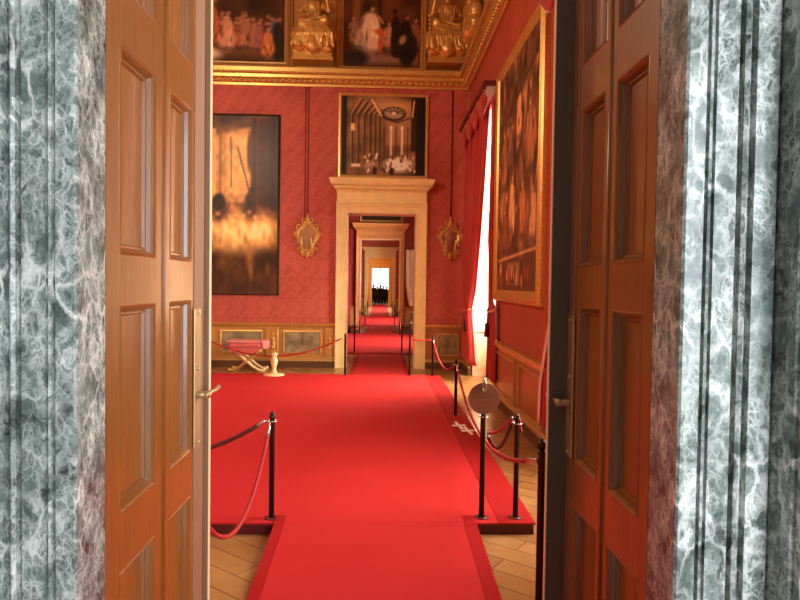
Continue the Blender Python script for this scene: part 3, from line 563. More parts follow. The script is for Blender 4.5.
# large canvas on the left of the back wall
a = Art(150, 190, (78, 50, 26)); a.noise(0.22, 10, 12, 4)
a.rect(0.0, 0.82, 0.50, 0.95, (196, 148, 84), 0.9, 0.02); a.rect(0.0, 0.60, 0.92, 1, (104, 68, 34), 0.9, 0.03); a.line(0.35, 0.88, 0.82, 0.97, 0.04, (96, 62, 30), 0.8)
a.rect(0.50, 0.56, 0.5, 0.93, (214, 164, 92), 0.8, 0.01); a.rect(0.575, 0.595, 0.5, 0.93, (128, 88, 44), 0.9, 0.006); a.rect(0.62, 0.80, 0.55, 0.90, (220, 170, 98), 0.8, 0.02); a.rect(0.2, 0.45, 0.5, 0.8, (176, 128, 70), 0.8, 0.02)
a.rect(0.80, 1.0, 0.30, 1.0, (74, 36, 20), 0.97, 0.02); a.rect(0.84, 0.87, 0.3, 1, (112, 56, 30), 0.6, 0.015); a.rect(0.93, 1.0, 0.3, 1, (44, 26, 16), 0.8, 0.03); a.ell(0.80, 0.8, 0.03, 0.14, (90, 46, 24), 0.9, 0.4)
a.line(0.66, 0.88, 0.665, 0.60, 0.005, (70, 44, 22)); a.line(0.71, 0.82, 0.80, 0.56, 0.006, (60, 38, 20))
a.rect(0, 1, 0.22, 0.50, (196, 140, 66), 0.6, 0.12); a.ell(0.70, 0.36, 0.40, 0.17, (250, 206, 128), 0.95, 0.8); a.ell(0.3, 0.35, 0.35, 0.16, (226, 172, 96), 0.8, 0.9); a.ell(0.90, 0.35, 0.14, 0.10, (244, 200, 120), 0.8, 0.9)  # window glare on the canvas, painted in as a golden cloud
a.ell(0.585, 0.46, 0.10, 0.10, (92, 60, 38), 0.9, 0.6); a.ell(0.575, 0.515, 0.055, 0.055, (58, 38, 28), 0.95, 0.3); a.ell(0.80, 0.47, 0.075, 0.09, (84, 54, 34), 0.9, 0.6); a.ell(0.795, 0.53, 0.035, 0.05, (66, 42, 30), 0.9, 0.4); a.ell(0.815, 0.585, 0.02, 0.025, (50, 30, 20), 0.9, 0.4); a.ell(0.49, 0.50, 0.045, 0.045, (160, 92, 58), 0.9, 0.5); a.ell(0.47, 0.43, 0.05, 0.07, (150, 104, 64), 0.8, 0.6); a.ell(0.68, 0.48, 0.035, 0.04, (176, 120, 72), 0.8, 0.5)
r_ = random.Random(5)
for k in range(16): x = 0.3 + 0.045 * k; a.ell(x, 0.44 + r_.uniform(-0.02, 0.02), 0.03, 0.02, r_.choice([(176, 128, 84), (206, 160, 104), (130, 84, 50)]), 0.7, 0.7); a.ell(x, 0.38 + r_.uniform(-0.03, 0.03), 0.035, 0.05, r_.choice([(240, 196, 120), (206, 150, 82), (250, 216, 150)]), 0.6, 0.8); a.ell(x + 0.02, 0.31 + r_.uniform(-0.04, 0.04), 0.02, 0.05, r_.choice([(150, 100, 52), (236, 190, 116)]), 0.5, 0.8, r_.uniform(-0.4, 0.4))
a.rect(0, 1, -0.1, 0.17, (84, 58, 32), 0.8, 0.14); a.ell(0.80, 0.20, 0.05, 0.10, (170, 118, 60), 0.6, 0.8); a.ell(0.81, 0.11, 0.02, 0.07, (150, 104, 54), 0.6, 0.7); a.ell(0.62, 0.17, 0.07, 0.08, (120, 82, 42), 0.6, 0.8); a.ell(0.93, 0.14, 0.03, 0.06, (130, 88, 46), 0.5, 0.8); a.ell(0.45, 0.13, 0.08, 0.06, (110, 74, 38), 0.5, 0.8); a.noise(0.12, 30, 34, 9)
picture('painting', back, -4.6, -1.975, 1.42, 4.79, 0.035, 0.045, a, M['bronze'], 'tall golden brown painting with figures, painted-in glare and a dark curtain on the left wall', prof=[(-0.01, 0), (-0.01, 0.035), (0.015, 0.045), (0.035, 0.04), (0.035, 0)], gain=1.15)
# huge canvas on the right wall
a = Art(150, 190, (92, 58, 38)); a.noise(0.35, 12, 14, 6); r_ = random.Random(12)
for k in range(150):
    x, y = r_.uniform(0.02, 0.98), r_.uniform(0.15, 0.97); a.ell(x, y, r_.uniform(0.015, 0.05), r_.uniform(0.03, 0.10), r_.choice([(150, 100, 64), (58, 34, 24), (176, 124, 82), (104, 64, 42), (44, 26, 20), (128, 88, 62)]), 0.75, 0.6, r_.uniform(-0.4, 0.4))
for x, y, h, c in ((0.40, 0.24, 0.30, (196, 140, 96)), (0.55, 0.62, 0.26, (190, 136, 86)), (0.80, 0.45, 0.34, (150, 98, 64)), (0.18, 0.45, 0.32, (140, 92, 60)), (0.66, 0.20, 0.28, (166, 96, 62)), (0.2, 0.16, 0.24, (120, 76, 50)), (0.88, 0.18, 0.26, (176, 130, 92)), (0.33, 0.52, 0.28, (120, 84, 62))): a.fig(x, y, h, c, (198, 148, 106), 0.24)
a.line(0.05, 0.75, 0.95, 0.90, 0.012, (56, 36, 24)); a.rect(0, 1, 0, 0.145, (84, 50, 34), 0.8); a.line(0.05, 0.140, 0.95, 0.165, 0.008, (186, 138, 92)); a.rect(0.30, 0.62, 0.02, 0.13, (140, 98, 66), 0.9); a.rect(0.40, 0.52, 0.03, 0.10, (44, 28, 22), 0.95)
for k in range(18): a.ell(r_.uniform(0.05, 0.95), r_.uniform(0.03, 0.11), 0.02, 0.04, r_.choice([(190, 140, 96), (60, 40, 28), (150, 70, 46)]), 0.8, 0.5)
picture('painting', right, 6.39, 8.64, 1.57, 4.45, 0.14, 0.09, a, M['gold'], 'huge dark figure painting in wide gilt frame on the right wall', flip=True, gain=1.2)
# upper right wall picture
a = Art(90, 60, (80, 44, 26)); a.noise(0.3, 8, 6, 7)
for k in range(12): a.fig(0.06 + k * 0.08, 0.08, 0.55, random.choice([(130, 70, 44), (96, 54, 34), (160, 104, 66), (70, 40, 28)]), (180, 126, 86), 0.13)
picture('painting', right, 6.3, 9.6, 5.80, 7.5, 0.07, 0.06, a, M['gold_dull'], 'dark painting above the cornice of the right wall', flip=True)
a = Art(60, 60, (48, 30, 22)); a.noise(0.3, 8, 6, 8); a.fig(0.5, 0.1, 0.7, (110, 70, 48)); a.fig(0.3, 0.1, 0.5, (90, 60, 40))

# ================================================================== GILDED SEATED FIGURES
def sculpt(name, blobs, mp, label, group, base):
    L = mp(*base); r = empty(name, L); tag(r, label, 'statue', group)
    m = MB()
    for (a_, b_, h_, ra, rb, rh) in blobs:
        p = Vector(mp(a_, b_, h_)); q = Vector(mp(a_ + ra, b_, h_ + rh)) - p; m.ball(p, (max(abs(q.x), 0.01), max(abs(q.y), 0.01), rb), 14, 10)
    o = m.build('figure', M['gold_bright'], r, loc=L)
    md = o.modifiers.new('fuse', 'REMESH'); md.mode = 'VOXEL'; md.voxel_size = 0.013; md.use_smooth_shade = True
    sm = o.modifiers.new('smooth', 'SMOOTH'); sm.factor = 0.6; sm.iterations = 3
    tx = bpy.data.textures.new('drapery_folds', 'WOOD'); tx.wood_type = 'BANDNOISE'; tx.noise_scale = 0.12; tx.turbulence = 4
    dm = o.modifiers.new('folds', 'DISPLACE'); dm.texture = tx; dm.strength = 0.012; dm.mid_level = 0.5
    return r, L
def seated(a, z, s, turn=1):
    B = []
    def cap(p, q, r0, r1, n=7):
        for i in range(n):
            t_ = i / (n - 1); B.append((a + s * turn * (p[0] + (q[0] - p[0]) * t_), z + s * (p[1] + (q[1] - p[1]) * t_), 0.12 + s * (p[2] + (q[2] - p[2]) * t_), s * (r0 + (r1 - r0) * t_), s * (r0 + (r1 - r0) * t_), s * (r0 + (r1 - r0) * t_)))
    cap((0, 0.42, 0.08), (0.0, 0.60, 0.10), 0.15, 0.15); cap((0, 0.60, 0.10), (0.0, 0.82, 0.12), 0.14, 0.16)      # hips, chest
    cap((-0.02, 0.95, 0.13), (0.0, 1.0, 0.14), 0.055, 0.05); B.append((a + s * turn * 0.01, z + s * 1.09, 0.12 + s * 0.16, s * 0.085, s * 0.115, s * 0.10)); B.append((a, z + s * 1.15, 0.12 + s * 0.12, s * 0.095, s * 0.08, s * 0.09))
    cap((-0.10, 0.42, 0.1), (-0.19, 0.44, 0.36), 0.12, 0.10); cap((0.10, 0.42, 0.1), (0.21, 0.50, 0.36), 0.12, 0.10)       # thighs
    cap((-0.19, 0.44, 0.36), (-0.17, 0.08, 0.34), 0.10, 0.07); cap((0.21, 0.50, 0.36), (0.15, 0.08, 0.32), 0.10, 0.07)      # shins
    cap((-0.17, 0.04, 0.34), (-0.2, 0.03, 0.44), 0.05, 0.035, 4); cap((0.15, 0.04, 0.32), (0.18, 0.03, 0.44), 0.05, 0.035, 4) # feet
    cap((-0.26, 0.30, 0.16), (0.26, 0.30, 0.16), 0.17, 0.17, 8); cap((-0.27, 0.10, 0.18), (0.27, 0.10, 0.18), 0.15, 0.13, 8); cap((0, 0.34, 0.3), (0.0, 0.06, 0.33), 0.16, 0.16); cap((-0.20, 0.36, 0.34), (-0.24, 0.05, 0.30), 0.09, 0.11); cap((0.22, 0.42, 0.34), (0.26, 0.05, 0.28), 0.08, 0.12)   # skirt
    cap((-0.16, 0.86, 0.12), (-0.27, 0.66, 0.16), 0.065, 0.05); cap((-0.27, 0.66, 0.16), (-0.10, 0.60, 0.32), 0.05, 0.04); B.append((a - s * turn * 0.08, z + s * 0.60, 0.12 + s * 0.34, s * 0.05, s * 0.04, s * 0.04))
    cap((0.16, 0.86, 0.12), (0.28, 0.74, 0.18), 0.065, 0.05); cap((0.28, 0.74, 0.18), (0.24, 0.94, 0.30), 0.05, 0.04); B.append((a + s * turn * 0.24, z + s * 0.97, 0.12 + s * 0.31, s * 0.045, s * 0.05, s * 0.04))
    rr = random.Random(3)
    for k in range(13):      # folds falling over the knees and across the lap
        u = -0.30 + 0.05 * k; cap((u * 0.72, 0.46 - 0.10 * abs(u), 0.42), (u * 1.05 + 0.05, 0.24, 0.45), 0.020, 0.026, 9); cap((u * 1.05 + 0.05, 0.24, 0.45), (u * 1.15 + rr.uniform(-0.03, 0.05), 0.04, 0.42), 0.026, 0.030, 9)
    for k in range(4): cap((-0.22, 0.44 - 0.05 * k, 0.44), (0.24, 0.56 - 0.07 * k, 0.42), 0.020, 0.018, 16)
    for k in range(5): cap((-0.13 + 0.06 * k, 0.88, 0.25), (-0.10 + 0.05 * k, 0.55, 0.26), 0.018, 0.022, 12)
    cap((0.30, 0.3, 0.1), (0.33, 0.75, 0.1), 0.05, 0.03); cap((-0.3, 0.05, 0.3), (0.3, 0.03, 0.3), 0.05, 0.05, 9)
    return B
def statue(mp, a, z, s, turn, label, hw, deep=1.0):
    r, L = sculpt('gilded_statue', [(q[0], q[1], 0.06 + (q[2] - 0.06) * deep, q[3], q[4], q[5] * (0.5 + 0.5 * deep)) for q in seated(a, z, s, turn)], mp, label, 'gilded seated figures in the frieze', (a, z - 0.18, 0.03))
    b = MB(); b.mbox(mp, a - hw, a + hw, z - 0.16, z - 0.0, 0.03, 0.05 + 0.37 * deep); b.mbox(mp, a - hw - 0.02, a + hw + 0.02, z - 0.185, z - 0.14, 0.03, 0.07 + 0.38 * deep); b.build('plinth', M['gold'], r, bevel=0.008, loc=L)
statue(back, -1.30, 5.93, 1.02, 1, 'gilded seated figure on block between the two upper paintings', 0.36)
statue(back, 1.20, 5.93, 1.02, -1, 'gilded seated figure right of the upper paintings near the corner', 0.36)
statue(right, 10.7, 5.93, 1.0, 1, 'gilded seated figure above the cornice on the right wall', 0.34, 0.4)

# ================================================================== GILT CARTOUCHE MIRRORS
def cartouche(x0, z0, label):
    L = (x0, YB, z0); r = empty('wall_mirror', L); tag(r, label, 'mirror', 'gilt cartouche mirrors on the back wall')
    def P(u, v, h=0.04): return (x0 + u, YB - h, z0 + v)
    half = [(0, 0.25), (0.05, 0.235), (0.085, 0.18), (0.14, 0.15), (0.175, 0.08), (0.165, 0.0), (0.12, -0.08), (0.095, -0.16), (0.10, -0.22), (0.06, -0.25), (0, -0.235)]
    out = half + [(-u, v) for u, v in half[-2:0:-1]]
    n = len(out); pts = []
    for i in range(n):
        p0, p1, p2, p3 = out[i - 1], out[i], out[(i + 1) % n], out[(i + 2) % n]
        for t_ in (0, 0.25, 0.5, 0.75):
            q = [0.5 * (2 * p1[k] + (p2[k] - p0[k]) * t_ + (2 * p0[k] - 5 * p1[k] + 4 * p2[k] - p3[k]) * t_ ** 2 + (3 * p1[k] - p0[k] - 3 * p2[k] + p3[k]) * t_ ** 3) for k in (0, 1)]; pts.append(q)
    g = MB(); m = len(pts); g.add([P(0, 0, 0.035)] + [P(u, v, 0.028) for u, v in pts], [(0, 1 + i, 1 + (i + 1) % m) for i in range(m)]); g.build('mirror_glass', M['mirror'], r, loc=L)
    f = MB(); path = [P(u, v) for u, v in pts]; f.tube(path + [path[0], path[1]], 0.022, 8, False); f.tube([P(u * 1.2, v * 1.1, 0.02) for u, v in pts] + [P(pts[0][0] * 1.2, pts[0][1] * 1.1, 0.02)], 0.024, 8, False)
    def scroll(u, v, rad, s, turns=1.25, a0=0.0):
        q = []
        for i in range(22): t_ = i / 21; a_ = a0 + s * t_ * turns * 2 * PI; rr = rad * (1 - 0.8 * t_); q.append(P(u + rr * math.cos(a_), v + rr * math.sin(a_), 0.04 + 0.02 * t_))
        f.tube(q, [0.016 * (1 - 0.5 * i / 21) for i in range(22)], 6)
    for s in (1, -1):
        scroll(s * 0.15, 0.20, 0.065, s, a0=-PI / 2); scroll(s * 0.205, 0.06, 0.05, -s, a0=PI / 2); scroll(s * 0.13, -0.24, 0.06, s, a0=0 if s > 0 else PI); scroll(s * 0.07, 0.32, 0.06, -s, a0=-PI / 2); scroll(s * 0.06, -0.31, 0.05, -s, a0=PI / 2); scroll(s * 0.17, -0.08, 0.04, s, a0=PI / 2)
        for k in range(5): f.ball(P(s * (0.03 + 0.03 * k), 0.30 - 0.025 * k * k * 0.4, 0.05), (0.016, 0.02, 0.03), 7, 5)
    for k in range(6): f.ball(P(0, 0.27 + 0.03 * k, 0.05), (0.045 - 0.006 * k, 0.025, 0.03), 9, 6)
    for k in range(4): f.ball(P(0, -0.27 - 0.035 * k, 0.05), (0.05 - 0.011 * k, 0.025, 0.028), 9, 6)
    f.build('carved_frame', M['gold'], r, loc=L)
    c = MB()
    for s in (-1, 1): c.tube([P(0, -0.22, 0.06), P(s * 0.05, -0.25, 0.12), P(s * 0.09, -0.19, 0.15), P(s * 0.09, -0.15, 0.15)], 0.009, 6); c.lathe([(0.005, 0), (0.026, 0.008), (0.03, 0.016), (0.02, 0.02)], P(s * 0.09, -0.15, 0.15), 10)
    ca = c.build('candle_arm', M['gold_bright'], r, loc=L)
    for s in (-1, 1): MB().lathe([(0.012, 0), (0.012, 0.12), (0.003, 0.125)], P(s * 0.09, -0.132, 0.15), 8).build('candle', M['candle'], ca, loc=L)
    MB().tube([P(0, 0.44, 0.012), P(0, CB0 - z0, 0.012)], 0.008, 6).build('hanging_cord', M['tassel'], r, loc=L)
cartouche(-1.405, 2.50, 'gilt cartouche wall mirror left of the doorway')
cartouche(1.345, 2.50, 'gilt cartouche wall mirror right of the doorway, in shade')

# ================================================================== CURTAINS
def curtain(X, keys, label, nf, amp=0.05, tie=None, lining=None, group='red curtains of the hall windows', mat=None, name='curtain', axis='y'):
    # keys: (z, edge toward the opening, outer edge)
    zs = [k[0] for k in keys]; e0 = [k[1] for k in keys]; e1 = [k[2] for k in keys]; nz, nu = 46, nf * 10
    Y0 = sum(e0) / len(e0); L = (X, Y0, 0) if axis == 'y' else (Y0, X, 0); r = empty(name, L); tag(r, label, 'curtain', group)
    def surf(nm, u0, u1, dx, m_, th=0.006):
        vs = []
        for j in range(nz + 1):
            z = zs[0] + (zs[-1] - zs[0]) * j / nz; a0 = np.interp(z, zs, e0); a1 = np.interp(z, zs, e1); wd = abs(a1 - a0)
            for i in range(nu + 1):
                u = u0 + (u1 - u0) * i / nu; ph = u * nf * 2 * PI + 0.5 * math.sin(z * 1.3); am = amp * (0.55 + 0.45 * min(1, wd / 0.6))
                o = am * math.sin(ph) + am * 0.35 * math.sin(ph * 2.3 + z * 1.1) + dx; yy = a0 + (a1 - a0) * u + 0.02 * math.cos(ph); vs.append((X + o, yy, z) if axis == 'y' else (yy, X + o, z))
        fs = [(j * (nu + 1) + i, j * (nu + 1) + i + 1, (j + 1) * (nu + 1) + i + 1, (j + 1) * (nu + 1) + i) for j in range(nz) for i in range(nu)]
        o = MB().add(vs, fs, True).build(nm, m_, r, loc=L); md = o.modifiers.new('thickness', 'SOLIDIFY'); md.thickness = th; return o
    surf('drape', 0, 1, 0, mat or M['curtain'])
    if lining: surf('lining', lining[0], lining[1], lining[2], M['lining'])  # lining strip stands for the sunlit highlight on the near curtain
    if tie:
        z, ax, ty = tie; a0 = np.interp(z, zs, e0); a1 = np.interp(z, zs, e1); c = (a0 + a1) / 2; rr = abs(a1 - a0) / 2 + 0.01; m = MB()
        pts = [(X + ax * math.cos(t_), c + rr * math.sin(t_), z + 0.04 * math.cos(t_)) for t_ in np.linspace(0, 2 * PI, 20)]
        m.tube(pts, 0.018, 8, False); tb = m.build('tieback', M['tie'], r, loc=L)
        t2 = MB(); yy = ty; t2.tube([(X - ax, yy, z), (X - ax - 0.01, yy, z - 0.20)], 0.008, 6); t2.lathe([(0.012, 0.0), (0.035, -0.03), (0.03, -0.06), (0.042, -0.20), (0.0, -0.2)], (X - ax - 0.01, yy, z - 0.20), 10)
        t2.build('tassel', M['tassel'], r, loc=L)
    return r
curtain(1.57, [(0.30, 10.15, 11.55), (0.55, 10.35, 11.5), (1.22, 10.75, 11.35), (1.6, 10.25, 11.45), (2.4, 9.75, 11.5), (3.2, 9.35, 11.5), (4.0, 9.05, 11.5), (4.28, 8.98, 11.5)], 'red satin curtain tied back on the far side of the window', 7, 0.045, (1.22, 0.09, 10.8), None)
curtain(1.60, [(0.30, 9.05, 8.45), (0.8, 9.02, 8.50), (1.20, 9.0, 8.54), (1.40, 9.02, 8.60), (1.45, 9.03, 8.84), (2.0, 9.08, 8.84), (2.35, 9.18, 8.84), (3.2, 9.08, 8.84), (4.28, 9.0, 8.84)], 'narrow red curtain beside the huge gilt framed painting', 4, 0.03, (1.30, 0.05, 8.84), None)
curtain(1.61, [(0.28, 5.2, 6.06), (0.7, 5.4, 6.02), (1.15, 5.3, 5.80), (1.6, 5.2, 5.55), (4.28, 4.4, 5.5)], 'red curtain at the near window, showing past the right door leaf', 6, 0.03, None, (0.93, 1.0, -0.014))
# swagged pelmets at the heads of the windows
for (ya, yb, lab) in ((8.83, 11.5, 'swagged red pelmet with gilt rod over the far window'), (3.2, 5.85, 'swagged red pelmet with gilt rod over the near window')):
    L = (XR, (ya + yb) / 2, 4.3); r = empty('pelmet', L); tag(r, lab, 'pelmet', 'pelmets over the hall windows'); vs = []; nu, nv = 70, 12
    for j in range(nv + 1):
        for i in range(nu + 1):
            u = i / nu; v = j / nv; lobe = abs(math.sin(u * 4 * PI)); dz = (0.12 + 0.16 * lobe) * v; vs.append((XR - 0.19 - 0.05 * math.sin(v * PI) - 0.012 * math.sin(v * 22), ya + (yb - ya) * u, 4.48 - dz * 1.4))
    o = MB().add(vs, [(j * (nu + 1) + i, j * (nu + 1) + i + 1, (j + 1) * (nu + 1) + i + 1, (j + 1) * (nu + 1) + i) for j in range(nv) for i in range(nu)], True).build('swag', M['curtain'], r, loc=L); o.modifiers.new('t', 'SOLIDIFY').thickness = 0.01
    MB().mbox(right, ya - 0.03, yb + 0.03, 4.46, 4.54, 0.002, 0.25).build('rod_board', M['tassel'], r, bevel=0.01, loc=L)
# pale drape beside the second doorway, dark red one on its other side
curtain(20.32, [(0.9, 0.96, 1.22), (1.15, 0.90, 1.24), (1.6, 0.83, 1.26), (2.75, 0.82, 1.26)], 'pale cream drape right of the second doorway', 4, 0.05, mat=M['pale_drape'], group='drapes in the second room', axis='x')
curtain(20.32, [(0.04, -0.98, -1.35), (3.4, -0.98, -1.35)], 'dark red drape left of the second doorway', 4, 0.05, mat=M['curtain'], group='drapes in the second room', axis='x')

# ================================================================== CARPET PLATFORM AND RUNNERS
PX0, PX1, PY0, PY1, PZt = -4.2, 1.05, 4.02, 10.62, 0.08
r = empty('carpeted_platform', (-1.5, 7.3, 0)); tag(r, 'low platform covered with broad bright red carpet across the hall', 'platform'); L = (-1.5, 7.3, 0)
MB().box(PX0 + 0.01, PX1 - 0.012, PY0 + 0.012, PY1 - 0.01, 0.0, 0.066).build('base', M['maroon'], r, loc=L)
MB().box(PX0, PX1 - 0.245, PY0 + 0.0, PY1, 0.066, PZt).build('carpet_field', M['carpet'], r, bevel=0.003, loc=L)
MB().box(PX1 - 0.243, PX1, PY0, PY1, 0.066, PZt).build('carpet_border', M['carpet_border'], r, bevel=0.003, loc=L)
# near runner: ramp from the platform down to the doorway
r = empty('carpet_runner', (0, 3.1, 0)); tag(r, 'red carpet runner sloping from the doorway up to the platform', 'carpet'); L = (0, 3.1, 0)
def ramp(x0, x1, prof, name, mat, par, loc, th=0.012):
    n = len(prof); m = MB()
    for (y0, z0), (y1, z1) in zip(prof[:-1], prof[1:]):
        m.add([(x0, y0, max(z0 - th, 0.0)), (x1, y0, max(z0 - th, 0.0)), (x1, y1, max(z1 - th, 0.0)), (x0, y1, max(z1 - th, 0.0)), (x0, y0, z0), (x1, y0, z0), (x1, y1, z1), (x0, y1, z1)], [(0, 3, 2, 1), (4, 5, 6, 7), (0, 1, 5, 4), (1, 2, 6, 5), (2, 3, 7, 6), (3, 0, 4, 7)])
    return m.build(name, mat, par, loc=loc)
pr_ = [(1.2, 0.012), (3.15, 0.014), (3.95, 0.079), (4.018, 0.0925), (4.12, 0.0925)]
ramp(-0.60, 0.57, pr_, 'carpet_field', M['carpet'], r, L); ramp(0.572, 0.655, pr_, 'right_border', M['carpet_border'], r, L); ramp(-0.665, -0.602, pr_, 'left_border', M['carpet_border'], r, L)
# runners through the rooms beyond
def runner(y0, y1, x0, x1, label, z=0.012, bd=0.08):
    L = ((x0 + x1) / 2, (y0 + y1) / 2, 0); r = empty('carpet_runner', L); tag(r, label, 'carpet', 'red carpets through the rooms beyond')
    MB().box(x0 + bd, x1 - bd, y0, y1, 0, z).build('carpet_field', M['carpet'], r, loc=L); MB().box(x0, x0 + bd - 0.002, y0, y1, 0, z).build('carpet_edge', M['carpet_border'], r, loc=L); MB().box(x1 - bd + 0.002, x1, y0, y1, 0, z).build('carpet_edge', M['carpet_border'], r, loc=L)
runner(10.63, 14.3, -0.52, 0.56, 'narrow red runner passing through the first doorway')
runner(14.31, 19.9, -1.3, 1.2, 'broad red carpet in the room past the first doorway', 0.03)
runner(19.91, 23.5, -0.46, 0.50, 'narrow red runner passing through the second doorway')
runner(23.51, 30.5, -1.1, 1.1, 'broad red carpet past the second doorway', 0.03)
runner(30.51, 48.0, -0.48, 0.50, 'red runner through the farthest doorways')
# white tape crosses on the platform's border
r = empty('tape_mark', (0.93, 6.7, PZt)); tag(r, 'white crossed tape marks on the red carpet border', 'tape'); L = (0.93, 6.7, PZt)
for (cx, cy) in ((0.895, 6.82), (0.965, 6.58)):
    c = MB(); z0, z1 = PZt, PZt + 0.003
    for (du, dv, ln) in ((1, 0.15, 0.075), (-0.1, 1, 0.17)):
        d = Vector((du, dv, 0)).normalized(); n_ = Vector((-d.y, d.x, 0)) * (0.016 if ln > 0.1 else 0.028); p = Vector((cx, cy, 0)); q = [p - d * ln - n_, p + d * ln - n_, p + d * ln + n_, p - d * ln + n_]; z1 += 0.001
        c.add([(v.x, v.y, z0) for v in q] + [(v.x, v.y, z1) for v in q], [(0, 3, 2, 1), (4, 5, 6, 7), (0, 1, 5, 4), (1, 2, 6, 5), (2, 3, 7, 6), (3, 0, 4, 7)])
    c.build('tape_cross', M['tape'], r, loc=L)

# ================================================================== STANCHIONS AND ROPES
def stanchion(x, y, z, h, label, group='thin black rope posts', rad=0.018, ring=(1,)):
    L = (x, y, z); r = empty('rope_post', L); tag(r, label, 'post', group)
    MB().lathe([(rad, 0.006), (rad, h - 0.03), (rad * 1.15, h - 0.028), (rad * 1.15, h - 0.012), (rad * 0.7, h - 0.01)], L, 12).build('shaft', M['black'], r, loc=L)
    MB().lathe([(0.045, 0), (0.045, 0.005), (rad * 1.2, 0.008)], L, 14).build('foot_plate', M['maroon'] if z > 0.05 else M['black'], r, loc=L)
    MB().lathe([(rad * 0.7, 0), (rad * 0.9, 0.012), (rad * 0.6, 0.02), (0.002, 0.028)], (x, y, z + h - 0.012), 10).build('finial', M['black'], r, loc=L)
    m = MB(); m.tube([(x + (rad + 0.014) * math.cos(t_), y + (rad + 0.014) * math.sin(t_), z + h - 0.05) for t_ in np.linspace(0, 2 * PI, 17)], 0.004, 6, False); m.build('hook_ring', M['steel'], r, loc=L)
    return r
def rope(p0, p1, sag, label, mat='rope', rad=0.013, group='red barrier ropes', hooks=True):
    P0, P1 = Vector(p0), Vector(p1); n = 26; path = []
    if hooks: dv = (P1 - P0); dv.z = 0; dv = dv.normalized() * 0.03; P0 = P0 + dv; P1 = P1 - dv
    for i in range(n + 1):
        t_ = i / n; p = P0.lerp(P1, t_); p.z -= sag * 4 * t_ * (1 - t_); path.append(p)
    mid = path[n // 2]; L = tuple(P0); r = empty('barrier_rope', L); tag(r, label, 'rope', group)
    k = 1 if hooks else 0
    MB().tube(path[k:n + 1 - k] if k else path, rad, 8).build('rope', M[mat], r, loc=L)
    if hooks:
        for a_, b_ in ((path[0], path[1]), (path[-1], path[-2])):
            m = MB(); m.tube([a_, a_.lerp(b_, 0.5), a_.lerp(b_, 1.15)], [rad * 0.45, rad * 0.6, rad * 1.25], 8); m.build('end_hook', M['steel'], r, loc=L)
P1 = (-0.70, 4.10, PZt); P2 = (0.704, 4.12, PZt); P3 = (0.935, 4.12, PZt); P4 = (0.925, 7.37, PZt); P5 = (0.915, 10.52, PZt); P6 = (0.523, 10.55, PZt); P7 = (-0.575, 10.52, PZt)
H = 0.70
stanchion(*P1, H, 'black rope post at the near left corner of the red platform'); stanchion(*P2, 0.735, 'black rope post that carries the round brown sign', ); stanchion(*P3, H - 0.01, 'black rope post at the near right corner of the platform')
stanchion(*P4, 0.66, 'black rope post halfway along the right platform edge'); stanchion(*P5, 0.66, 'black rope post at the far right platform corner'); stanchion(*P6, 0.95, 'taller black rope post just right of the first doorway'); stanchion(*P7, 0.70, 'black rope post at the left side of the first doorway')
# ornate post by the right leaf and its twin behind the left leaf
def ornate(x, y, label):
    L = (x, y, 0); r = empty('turned_rope_post', L); tag(r, label, 'post', 'turned bronze rope posts')
    MB().lathe([(0.10, 0), (0.10, 0.02), (0.06, 0.035), (0.03, 0.05)], L, 20).build('foot', M['bronze'], r, loc=L)
    MB().lathe([(0.026, 0.05), (0.02, 0.1), (0.019, 0.7), (0.021, 0.78), (0.026, 0.79), (0.026, 0.80), (0.018, 0.81), (0.018, 0.825), (0.024, 0.835), (0.012, 0.85)], L, 16).build('shaft', M['bronze'], r, loc=L)
    MB().ball((x, y, 0.873), 0.026).build('ball_finial', M['bronze'], r, loc=L); MB().ball((x, y, 0.902), 0.008, 8, 6).build('tip', M['bronze'], r, loc=L)
ornate(0.799, 2.97, 'turned dark bronze post with ball top beside the right door leaf'); 
rope((P4[0], P4[1], 0.69), (0.785, 2.985, 0.79), 0.34, 'long red rope running along the right side to the turned bronze post')
rope((P2[0], P2[1], 0.655), (P3[0], P3[1], 0.765), 0.035, 'short bright red rope slung between the two near right posts')
rope((P2[0], P2[1] - 0.01, 0.645), (P3[0] + 0.0, P3[1] + 0.02, 0.74), 0.135, 'darker deep hanging rope between the two near right posts', 'rope_dark')
rope((P3[0] + 0.01, P3[1] - 0.02, 0.755), (P3[0] + 0.035, P3[1] + 0.02, 0.66), 0.02, 'loose rope end hanging over the near right corner post', 'rope', 0.010, hooks=False)
rope((P5[0], P5[1], 0.70), (P4[0], P4[1], 0.70), 0.24, 'red rope sagging between the two farther right posts')
rope((P6[0], P6[1], 0.70), (P5[0], P5[1], 0.70), 0.02, 'short taut red rope right of the first doorway')
rope((P1[0], P1[1], 0.74), (-2.3, 4.10, 0.74), 0.26, 'dark red rope leading left from the near left post', 'rope_dark', 0.015)
rope((P1[0], P1[1], 0.73), (-0.93, 2.96, 0.70), 0.50, 'bright red rope drooping from the near left post toward the door', 'rope', 0.013)
rope((P7[0], P7[1], 0.72), (-3.15, 10.52, 0.78), 0.36, 'long red rope drooping in front of the left wainscot')
stanchion(-2.3, 4.10, PZt, H, 'black rope post on the platform hidden by the left leaf'); stanchion(-3.15, 10.52, PZt, 0.72, 'black rope post at the left of the stool')
ornate(-0.95, 2.96, 'turned dark bronze post behind the left door leaf')
